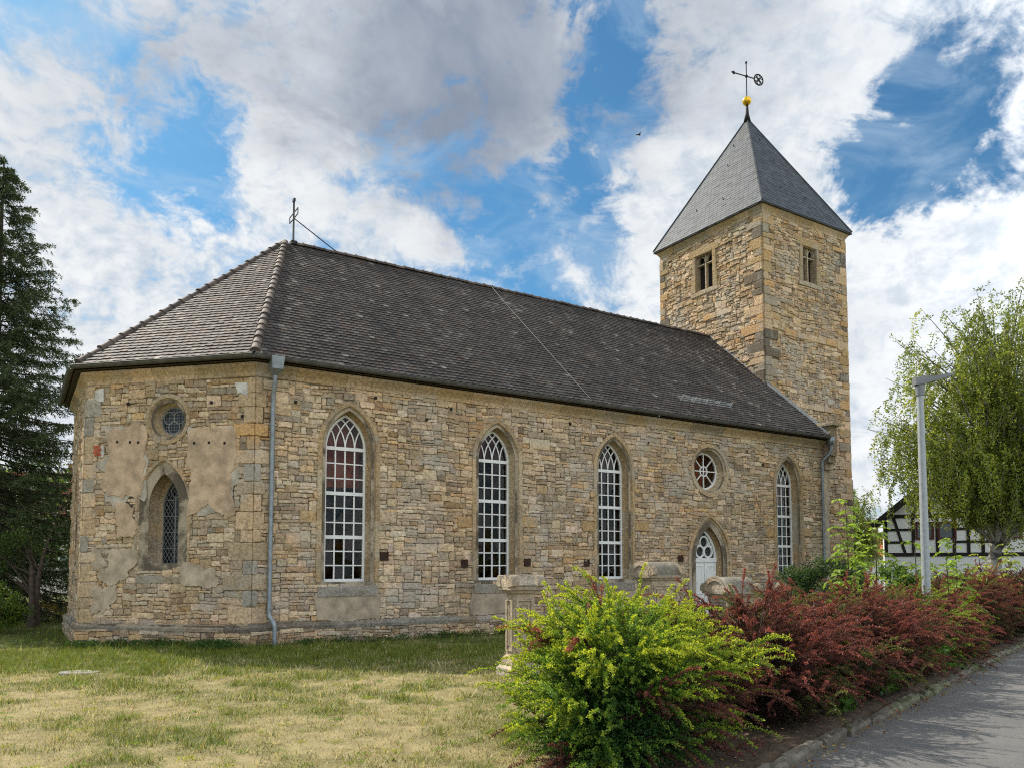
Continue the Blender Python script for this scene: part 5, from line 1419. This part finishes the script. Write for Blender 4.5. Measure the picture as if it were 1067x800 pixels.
# weeping birches
m, t = material('birch_bark')
g = t.n('ShaderNodeNewGeometry').outputs['Position']
c = t.mix(t.ramp(t.noise(t.mapping(g, scale=(1, 1, 1.8)), 2.2, 5, .6), .45, .6), (.36,.33,.29,1), (.045,.038,.032,1))
p = t.n('ShaderNodeBsdfPrincipled', i_Base_Color=c, i_Roughness=.85); t.put(p.inputs['Normal'], bump(t, t.noise(g, 18, 5, .6), .7, .02)); finish(t, p.outputs[0]); M_BIRCH = m
def birch(label, pos, seed, trunk, lobes, nb, ns, leaf, sl_, per=2, group='birches'):
    r = np.random.default_rng(seed); wd = MB(); lf = MB()
    T_ = np.array(trunk, float); tr_r = np.linspace(.24, .05, len(T_))*T_[-1][2]/9; 
    tt_ = np.linspace(0, 1, 24); Tf = np.stack([np.interp(tt_, np.linspace(0, 1, len(T_)), T_[:, k]) for k in range(3)], 1); Tf[1:-1] = (Tf[:-2] + 2*Tf[1:-1] + Tf[2:])/4
    wd.tube(Tf, np.linspace(tr_r[0], tr_r[-1], 24), 9)
    LP, LD, LC = [], [], []
    for b in range(nb):
        c, rad_, sq = lobes[r.choice(len(lobes), p=np.array([l[1]**2 for l in lobes])/sum(l[1]**2 for l in lobes))]
        d = norm(r.normal(size=3)); d[2] = abs(d[2])*1.0 - .25; e = np.array(c) + norm(d)*np.array((rad_, rad_, rad_*sq))*r.uniform(.55, 1.0)**.6
        zi = np.clip(e[2]*r.uniform(.45, .75), T_[0][2] + 1, T_[-1][2]); p0 = Tf[np.argmin(np.abs(Tf[:, 2] - zi))]
        Q = bez(p0, p0*.45 + e*.55 + np.array((0, 0, .45)), e, 12); wd.tube(Q, np.linspace(.045, .005, 12), 5, (1,1,1), 0, False)
        hue = r.uniform(.75, 1.2)
        for s in range(7):
            p = Q[r.integers(6, 12)]; m_ = 16; dd_ = norm(rand_dir(r, 1)[0] + np.array((0, 0, .3))); LP.append(p + dd_*np.linspace(0, .4, m_)[:, None] + r.normal(0, .03, (m_, 3))); LD.append(rand_dir(r, m_)); LC.append(np.array((.17,.21,.035))*hue*r.uniform(.7, 1.3, (m_, 1)))
        for s in range(ns):
            f = r.uniform(.35, 1.0); p = Q[int(f*11)] + r.normal(0, .22, 3)
            ln = r.uniform(*sl_)*(.5 + .5*f); sw = r.normal(0, .16, 2)*ln
            o_ = np.array((p[0] - c[0], p[1] - c[1], 0)); o_ = o_/max(np.linalg.norm(o_), .2)
            e2 = p + o_*.22*ln + np.array((sw[0], sw[1], -ln)); m2 = p + o_*.24*ln + np.array((0, 0, .10 - .25*ln))
            nn = int(ln/.055) + 3; S_ = bez(p, m2, e2, nn)
            S_ = S_[S_[:, 2] > (1.5 if S_[0, 0] > -.2 else 3.0)]
            nn = len(S_)
            if nn < 3: continue
            wd.tube(S_[::4] if nn > 8 else S_, .0035, 3, (1,1,1), 0, False)
            PP = np.repeat(S_, per, 0) + r.normal(0, .045, (nn*per, 3)); LP.append(PP)
            LD.append(rand_dir(r, nn*per)*.9 + np.array((0, 0, -.6)))
            LC.append(np.array([(.26,.32,.05), (.18,.24,.04), (.34,.37,.055), (.12,.17,.03)][r.choice(4, p=[.35,.3,.2,.15])])*hue*r.uniform(.7, 1.3, (nn*per, 1)))
    LP, LD, LC = map(np.concatenate, (LP, LD, LC)); n = len(LP)
    lf.leaves(LP, LD, rand_dir(r, n), leaf*r.uniform(.7, 1.3, n), leaf*.62*r.uniform(.7, 1.2, n), LC)
    o = empty('birch_tree', pos); tag(o, label, 'tree', group); wd.build('trunk', M_BIRCH, o); lf.build('crown', M_LEAF, o)
birch('large weeping birch in front of the timbered house', (14.7, 24.0, 0), 71, [(0, 0, -.1), (.1, 0, 1.4), (.35, .1, 3.2), (.75, .1, 5.6), (.8, 0, 9.4)],
      [((-1.25, 0, 7.85), 1.8, 1.25), ((1.0, .2, 7.9), 2.2, 1.35), ((-1.55, .1, 5.0), 1.75, .9), ((-2.6, .1, 5.9), 1.25, 1.0), ((2.2, 0, 5.2), 2.2, .9), ((.3, 0, 4.6), 2.2, .8)], 210, 11, .078, (.45, 1.6), 3)
birch('slender distant birch between the tower and the timbered house', (20.2, 46, -.3), 72, [(0, 0, 0), (.1, 0, 3), (0, 0, 7.2)], [((0, 0, 5.2), 1.3, 1.55), ((.3, 0, 3.6), 1.3, 1.0)], 50, 9, .10, (.5, 1.6), 2)

# ================================================================== HOUSES
M_RENDER = simple('white_render', (.86,.855,.83), .9, 0, .05, 5, .2, 30)
M_TIMB = simple('black_timber', (.020,.016,.013), .75, 0, .35, 9, .3)
M_REDF = simple('red_brown_frame', (.10,.025,.018), .5, 0, .2, 8, .1)
M_ORT = simple('orange_roof_tile', (1, 1, 1), .8, 0, .35, 2, .4, 30, tint=True)
m, t = material('house_glass'); p = t.n('ShaderNodeBsdfPrincipled', i_Base_Color=(.16,.18,.19,1), i_Roughness=.12); finish(t, p.outputs[0]); M_HG = m
H = empty('timbered_house', (15.6, 32.6, 0), rad(-25)); tag(H, 'white half-timbered gabled house behind the birch', 'house')
WD, EZ, PZ, DP = 7.2, 3.85, 6.95, 6.0
hw = MB(); pts = [(0, -.3), (WD, -.3), (WD, EZ), (WD/2, PZ), (0, EZ)]
FH = Face((0, 0), (1, 0), (0, -1))
hw.poly([pts], FH.m2(0)); hw.poly([pts], Face((0, DP), (1, 0), (0, 1)).m2(0)); hw.poly([[(0, -.3), (DP, -.3), (DP, EZ), (0, EZ)]], Face((0, 0), (0, 1), (-1, 0)).m2(0)); hw.poly([[(0, -.3), (DP, -.3), (DP, EZ), (0, EZ)]], Face((WD, 0), (0, 1), (1, 0)).m2(0))
hw.build('wall', M_RENDER, H)
tf = MB(); sl_g = (PZ - EZ)/(WD/2)
def beam(a, b, w_=.13, o=.03): bar2(tf, FH, [a, b], w_, -.01, o)
def gz_at(x): return EZ + sl_g*(x if x < WD/2 else WD - x)
for z, o in ((2.27, .034), (3.86, .035)): beam((0, z), (WD, z), .15, o)
beam((.62, 4.42), (WD - .62, 4.42), .12, .033); beam((1.6, 5.3), (WD - 1.6, 5.3), .12, .033)
for x in (.065, 1.08, 1.95, 2.55, 3.05, 3.55, 4.0, 5.1, 5.75, WD - .065): beam((x, 2.27), (x, 3.86), .12)
for z in (2.78, 3.30):
    for x0, x1 in ((0, 1.08), (1.95, 2.0), (2.55, 3.55), (3.55, 4.0), (5.1, WD)): beam((x0, z), (x1, z), .10, .028)
beam((.35, 3.86), (.78, 2.27), .11, .026); beam((1.08, 3.9), (1.62, 4.95), .11, .026); beam((WD - 1.08, 3.9), (WD - 1.62, 4.95), .11, .026); beam((2.4, 3.9), (3.0, 4.42), .1, .026)
for x in (2.1, 2.75, 3.85, 4.5): beam((x, 4.42), (x, 5.3), .11)
for x in (1.7, 3.3, 4.9): beam((x, 3.86), (x, min(4.42, gz_at(x))), .11)
beam((WD/2, 5.3), (WD/2, PZ - .2), .11)
tf.build('timber_frame', M_TIMB, H)
for xc in (1.5, 2.27 + .03, 4.55):
    wn = MB(); w2, z0, z1 = .30, 2.92, 3.58
    bar2(wn, FH, [(xc - w2, z0), (xc + w2, z0), (xc + w2, z1), (xc - w2, z1)], .10, -.03, .05, closed=True)
    wo_ = wn.build('window', M_REDF, H); pn = MB(); bar2(pn, FH, [(xc, z0), (xc, z1)], 2*w2, -.02, .012); pn.build('pane', M_HG, wo_)
hr_ = MB(); rr_ = np.random.default_rng(3)
for s in (0, 1):
    A = np.array((-.42, -.45, EZ - .36)) if s == 0 else np.array((WD + .42, DP, EZ - .36)); B = np.array((-.42, DP, EZ - .36)) if s == 0 else np.array((WD + .42, -.45, EZ - .36))
    R1, R2 = np.array((WD/2, DP, PZ + .02)), np.array((WD/2, -.45, PZ + .02))
    hr_.add(np.array([A, B, R1 if s == 0 else R2, R2 if s == 0 else R1]) - (0, 0, .02), [(0, 1, 2, 3)], (.16,.09,.06))
    tiles(hr_, A, B, [R1, R2] if s == 0 else [R2, R1], .24, .22, .03, lambda P, r, n: np.array((.19,.10,.065))*r.uniform(.7, 1.2, (n, 1)), 600 + s)
ho = hr_.build('roof', M_ORT, H)
bb = MB()
for sx in (0, 1):
    a = np.array((-.45, -.46, EZ - .43)) if sx == 0 else np.array((WD + .45, -.46, EZ - .43)); b = np.array((WD/2, -.46, PZ - .06))
    bb.bar(a, b, .26, .05, (0, 0, 1)); bb.bar(a + (0, .2, -.02), b + (0, .2, -.02), .05, .4, (0, 0, 1))
bb.build('bargeboard', M_TIMB, ho)

def cottage(name, label, pos, rz, wd, dp, ez, pz, wallm, tcol, seed):
    o = empty(name, pos, rz); tag(o, label, 'house')
    w_ = MB()
    for f_ in (Face((0, 0), (1, 0), (0, -1)), Face((0, dp), (1, 0), (0, 1))): w_.poly([[(0, -.5), (wd, -.5), (wd, ez), (0, ez)]], f_.m2(0))
    for f_ in (Face((0, 0), (0, 1), (-1, 0)), Face((wd, 0), (0, 1), (1, 0))): w_.poly([[(0, -.5), (dp, -.5), (dp, ez), (dp/2, pz - .1), (0, ez)]], f_.m2(0))
    w_.build('wall', wallm, o)
    rf = MB()
    for A, B, R1, R2 in (((-.3, -.35, ez - .2), (wd + .3, -.35, ez - .2), (wd + .3, dp/2, pz), (-.3, dp/2, pz)), ((wd + .3, dp + .35, ez - .2), (-.3, dp + .35, ez - .2), (-.3, dp/2, pz), (wd + .3, dp/2, pz))):
        rf.add(np.array([A, B, R1, R2]) - (0, 0, .03), [(0, 1, 2, 3)], tcol)
        tiles(rf, A, B, [np.array(R1), np.array(R2)], .28, .3, .035, lambda P, r, n: np.array(tcol)*r.uniform(.75, 1.25, (n, 1)), seed)
    ro_ = rf.build('roof', M_ORT, o); ch_ = MB(); ch_.box((wd*.6, dp/2 - .3, pz - .4), (wd*.6 + .6, dp/2 + .3, pz + .8), (.25,.1,.06)); ch_.build('chimney', M_PLAS, ro_)
    f0 = Face((0, 0), (1, 0), (0, -1))
    for x in np.arange(1.2, wd - 1, 2.2):
        wn = MB(); z0, z1 = ez*.42, ez*.42 + 1.1; bar2(wn, f0, [(x, z0), (x + .9, z0), (x + .9, z1), (x, z1)], .09, -.02, .04, closed=True); wo_ = wn.build('window', M_WHITE, o)
        pn = MB(); bar2(pn, f0, [(x + .45, z0), (x + .45, z1)], .9, -.02, .012); pn.build('pane', M_HG, wo_)
cottage('cottage', 'small house with an orange tiled roof beyond the church tower', (19.2, 47, -.4), 0, 5.6, 5.0, 3.0, 4.3, M_RENDER, (.46,.15,.07), 610)
cottage('cottage', 'far house with a red roof behind the spruce', (-47, 66, -.6), rad(14), 12, 8, 6.0, 11.0, simple('cream_render', (.55,.50,.42), .9, 0, .08, 4, .1), (.26,.07,.045), 620)
lw = MB(); rl = np.random.default_rng(5); x = -24.0
while x < -12.4: lw.box((x, 0, -.2), (x + 1.15, .16, .40), np.array((.55,.33,.06))*rl.uniform(.85, 1.1)); x += 1.17
lw.box((-24, -.02, .402), (-12.2, .18, .43), (.45,.28,.06))
o = lw.build('low_wall', M_PLAS, None, (0, 29.2, 0)); tag(o, 'low yellow boarded wall in the gap between spruce and church', 'low wall')

# ================================================================== CHURCHYARD STONES
def tomb(label, pos, rz, sx, sy, hb, roof, seed):
    """standing stone: moulded base, panelled shaft, cornice, then a gabled or barrel top with corner scrolls. sx along the ridge, sy across the front"""
    o = empty('tomb_monument', pos, rz); tag(o, label, 'tomb', 'old stone tombs in the churchyard'); r = np.random.default_rng(seed)
    b = MB(); c = np.array((.43,.36,.265))
    def slab(k, z0, z1, k2=None, col=c):
        k2 = k if k2 is None else k2
        b.hull8([(-sx/2 - k, -sy/2 - k, z0), (sx/2 + k, -sy/2 - k, z0), (sx/2 + k, sy/2 + k, z0), (-sx/2 - k, sy/2 + k, z0), (-sx/2 - k2, -sy/2 - k2, z1), (sx/2 + k2, -sy/2 - k2, z1), (sx/2 + k2, sy/2 + k2, z1), (-sx/2 - k2, sy/2 + k2, z1)], col*r.uniform(.92, 1.06))
    slab(.12, -.2, .14); slab(.10, .14, .20, .06); slab(.055, .20, .28, .05); slab(.05, .28, .34, .0); slab(.0, .34, hb, -.012)
    fr = Face((-sx/2, 0), (0, 1), (-1, 0)); sd_ = Face((0, -sy/2), (1, 0), (0, -1))
    for f_, wd in ((fr, sy), (sd_, sx)):
        a = wd/2 - .06
        bar2(b, f_, [(-a, .42), (a, .42), (a, hb - .12), (-a, hb - .12)], .045, -.02, .022, c, closed=True)
        bar2(b, f_, [(-a + .07, .50), (a - .07, .50), (a - .07, hb - .2), (-a + .07, hb - .2)], .02, -.02, .012, c*.9, closed=True)
    b.build('shaft', M_TOMB, o)
    t_ = MB(); dk_ = np.array((.19,.175,.14)); k = .09
    t_.box((-sx/2 - k*.5, -sy/2 - k*.5, hb), (sx/2 + k*.5, sy/2 + k*.5, hb + .05), c*.8); t_.box((-sx/2 - k, -sy/2 - k, hb + .05), (sx/2 + k, sy/2 + k, hb + .10), c*.75)
    zb_ = hb + .10; x0, x1 = -sx/2 - k, sx/2 + k; y1 = sy/2 + k
    if roof == 'gable':
        n = 2; prof = [(-y1, zb_), (-y1, zb_ + .03), (0, zb_ + .20), (y1, zb_ + .03), (y1, zb_)]
    else:
        th = np.linspace(PI, 0, 15); prof = [(y1*.92*math.cos(a), zb_ + y1*.80*math.sin(a)) for a in th]
    n = len(prof); V = [(x, y, z) for x in (x0, x1) for y, z in prof]; i = np.arange(n - 1)
    t_.add(V, np.stack([i, i + 1, n + i + 1, n + i], 1), dk_, 0, roof != 'gable'); t_.add(V, [tuple(range(n)), tuple(range(n, 2*n))], c)
    if roof != 'gable':
        for k_ in (.98, .8): 
            P = [(y*k_, zb_ + (z - zb_)*k_) for y, z in prof]
            bar2(t_, Face((x0, 0), (0, 1), (-1, 0)), P, .05, -.01, .02 + .01*(k_ < .9), c*.9)
    t_.build('tomb_top', M_TOMB, o)
    for xx in (x0, x1):
        for sg in (-1, 1):
            s = MB(); th = np.linspace(0, PI*.62, 7); R_o = .17
            prof = [(y1*sg, zb_)] + [(sg*(y1 + .06 - .10*(1 - math.cos(a*.9))) , zb_ + .02 + R_o*math.sin(a)) for a in th] + [(sg*(y1 - .12), zb_)]
            m_ = len(prof); xa, xb = (xx - .015, xx + .11) if xx < 0 else (xx - .11, xx + .015)
            V = [(x, y, z) for x in (xa, xb) for y, z in prof]; i = np.arange(m_)
            s.add(V, np.stack([i, (i+1) % m_, m_ + (i+1) % m_, m_ + i], 1), c*.72); s.add(V, [tuple(range(m_)), tuple(range(m_, 2*m_))], c*.8)
            s.build('corner_scroll', M_TOMB, o)
    return o
tomb('pale gabled tomb pillar standing alone on the lawn left of the hedge', (.14, 12.95, 0), rad(32.56 - 8), .39, .32, 1.36, 'gable', 1)
tomb('barrel-topped tomb rising behind the yellow-green bush', (3.2, 17.2, 0), rad(30), .74, .54, 1.5, 'barrel', 2)
tomb('lower barrel-topped tomb in front of the church door', (5.0, 17.9, 0), rad(30), .75, .66, 1.12, 'barrel', 3)
sp = MB(); sp.hull8([(-.15, -.13, -.2), (.15, -.13, -.2), (.15, .13, -.2), (-.15, .13, -.2), (-.13, -.11, 1.42), (.13, -.11, 1.42), (.13, .11, 1.42), (-.13, .11, 1.42)], (.28,.26,.21))
sp.hull8([(-.16, -.14, 1.42), (.16, -.14, 1.42), (.16, .14, 1.42), (-.16, .14, 1.42), (-.10, -.09, 1.55), (.10, -.09, 1.55), (.10, .09, 1.55), (-.10, .09, 1.55)], (.22,.21,.17))
o = sp.build('grave_post', M_TOMB, None, (6.35, 18.4, -.12)); o.scale = (.75, .75, 1); o.rotation_euler = (0, 0, rad(30)); tag(o, 'narrow grey stone post under the right end window', 'gravestone')
gs = MB(); r = np.random.default_rng(6)
n = 14; th = np.arange(n)*2*PI/n; rr_ = .9 + r.normal(0, .05, n); P = np.stack([  .34*np.cos(th)*rr_, .26*np.sin(th)*rr_], 1)
V = np.concatenate([np.c_[P, np.full(n, -.1)], np.c_[P, np.full(n, .02)], np.c_[P*.93, np.full(n, .032)]]); i = np.arange(n); k = (i + 1) % n
gs.add(V, np.concatenate([np.stack([i, k, n + k, n + i], 1), np.stack([n + i, n + k, 2*n + k, 2*n + i], 1)]), (.24,.23,.20)); gs.add(V, [tuple(range(2*n, 3*n))], (.24,.23,.20))
x, y = -7.3, 13.25
o = gs.build('flat_stone', M_TOMB, None, (x, y, float(gz(np.array([x]), np.array([y]))[0]) + .0)); tag(o, 'flat grey stone slab set into the grass before the apse', 'stone slab')

# ================================================================== STREET LAMP
SLP = empty('street_lamp', (8.22, 15.5, 0), 0); tag(SLP, 'galvanised street lamp with a flat angled head beside the hedge', 'street lamp')
M_GALV = simple('galvanised_pole', (.36,.38,.39), .55, .4, .14, 14, .15, 60)
M_LAMPG = simple('lamp_housing', (.20,.205,.21), .5, .3, .1, 9, .05)
pl_ = MB(); pl_.tube([(0, 0, -.1), (0, 0, 1.2), (0, 0, 5.28)], [.084, .082, .064], 16); pl_.tube([(0, 0, .0), (0, 0, .12)], .12, 14); pl_.build('pole', M_GALV, SLP)
dr = MB(); dr.box((-.035, -.1, .6), (.035, -.085, .95)); dr.build('access_door', M_GALV, SLP)
lh = MB(); lh.tube([(0, 0, 5.22), (0, 0, 5.42)], .085, 14)
def sect(x, z, w_, hh): return [(x, -w_, z - hh), (x, w_, z - hh), (x, w_, z + hh), (x, -w_, z + hh)]
secs = [sect(-.11, 5.50, .08, .07), sect(.05, 5.52, .10, .085), sect(.18, 5.535, .12, .055), sect(.38, 5.58, .15, .035), sect(.64, 5.635, .13, .024)]
for a, b in zip(secs[:-1], secs[1:]): lh.hull8(a + b)
lho = lh.build('lamp_head', M_LAMPG, SLP)
ll = MB(); ll.hull8(sect(.26, 5.508, .10, .012) + sect(.58, 5.588, .09, .012)); ll.build('lens', simple('lamp_lens', (.5,.5,.48), .2, 0, .05, 5, 0), lho)

# ================================================================== BIRD
bd = MB(); th = np.linspace(0, PI, 9)
bd.lathe(np.stack([.05*np.sin(th), -.16*np.cos(th)], 1), 8, (0, 0, 0))
Vb = np.concatenate(bd.v); bd.v = [np.stack([Vb[:, 2], Vb[:, 0], Vb[:, 1]], 1)]
for s in (-1, 1):
    bd.hull8([(.06, s*.03, .0), (-.05, s*.03, .0), (-.05, s*.03, .012), (.06, s*.03, .012), (.02, s*.24, .07), (-.05, s*.24, .07), (-.05, s*.24, .078), (.02, s*.24, .078)])
    bd.hull8([(.02, s*.24, .07), (-.05, s*.24, .07), (-.05, s*.24, .078), (.02, s*.24, .078), (-.05, s*.42, .05), (-.08, s*.42, .05), (-.08, s*.42, .055), (-.05, s*.42, .055)])
bd.hull8([(-.12, -.02, -.008), (-.12, .02, -.008), (-.12, .02, .008), (-.12, -.02, .008), (-.24, -.05, -.004), (-.24, .05, -.004), (-.24, .05, .004), (-.24, -.05, .004)])
o = bd.build('bird', M_IRON, None, (9.1, 54.0, 32.6)); o.rotation_euler = (.2, 0, .3); tag(o, 'tiny dark bird flying left of the tower roof', 'bird')
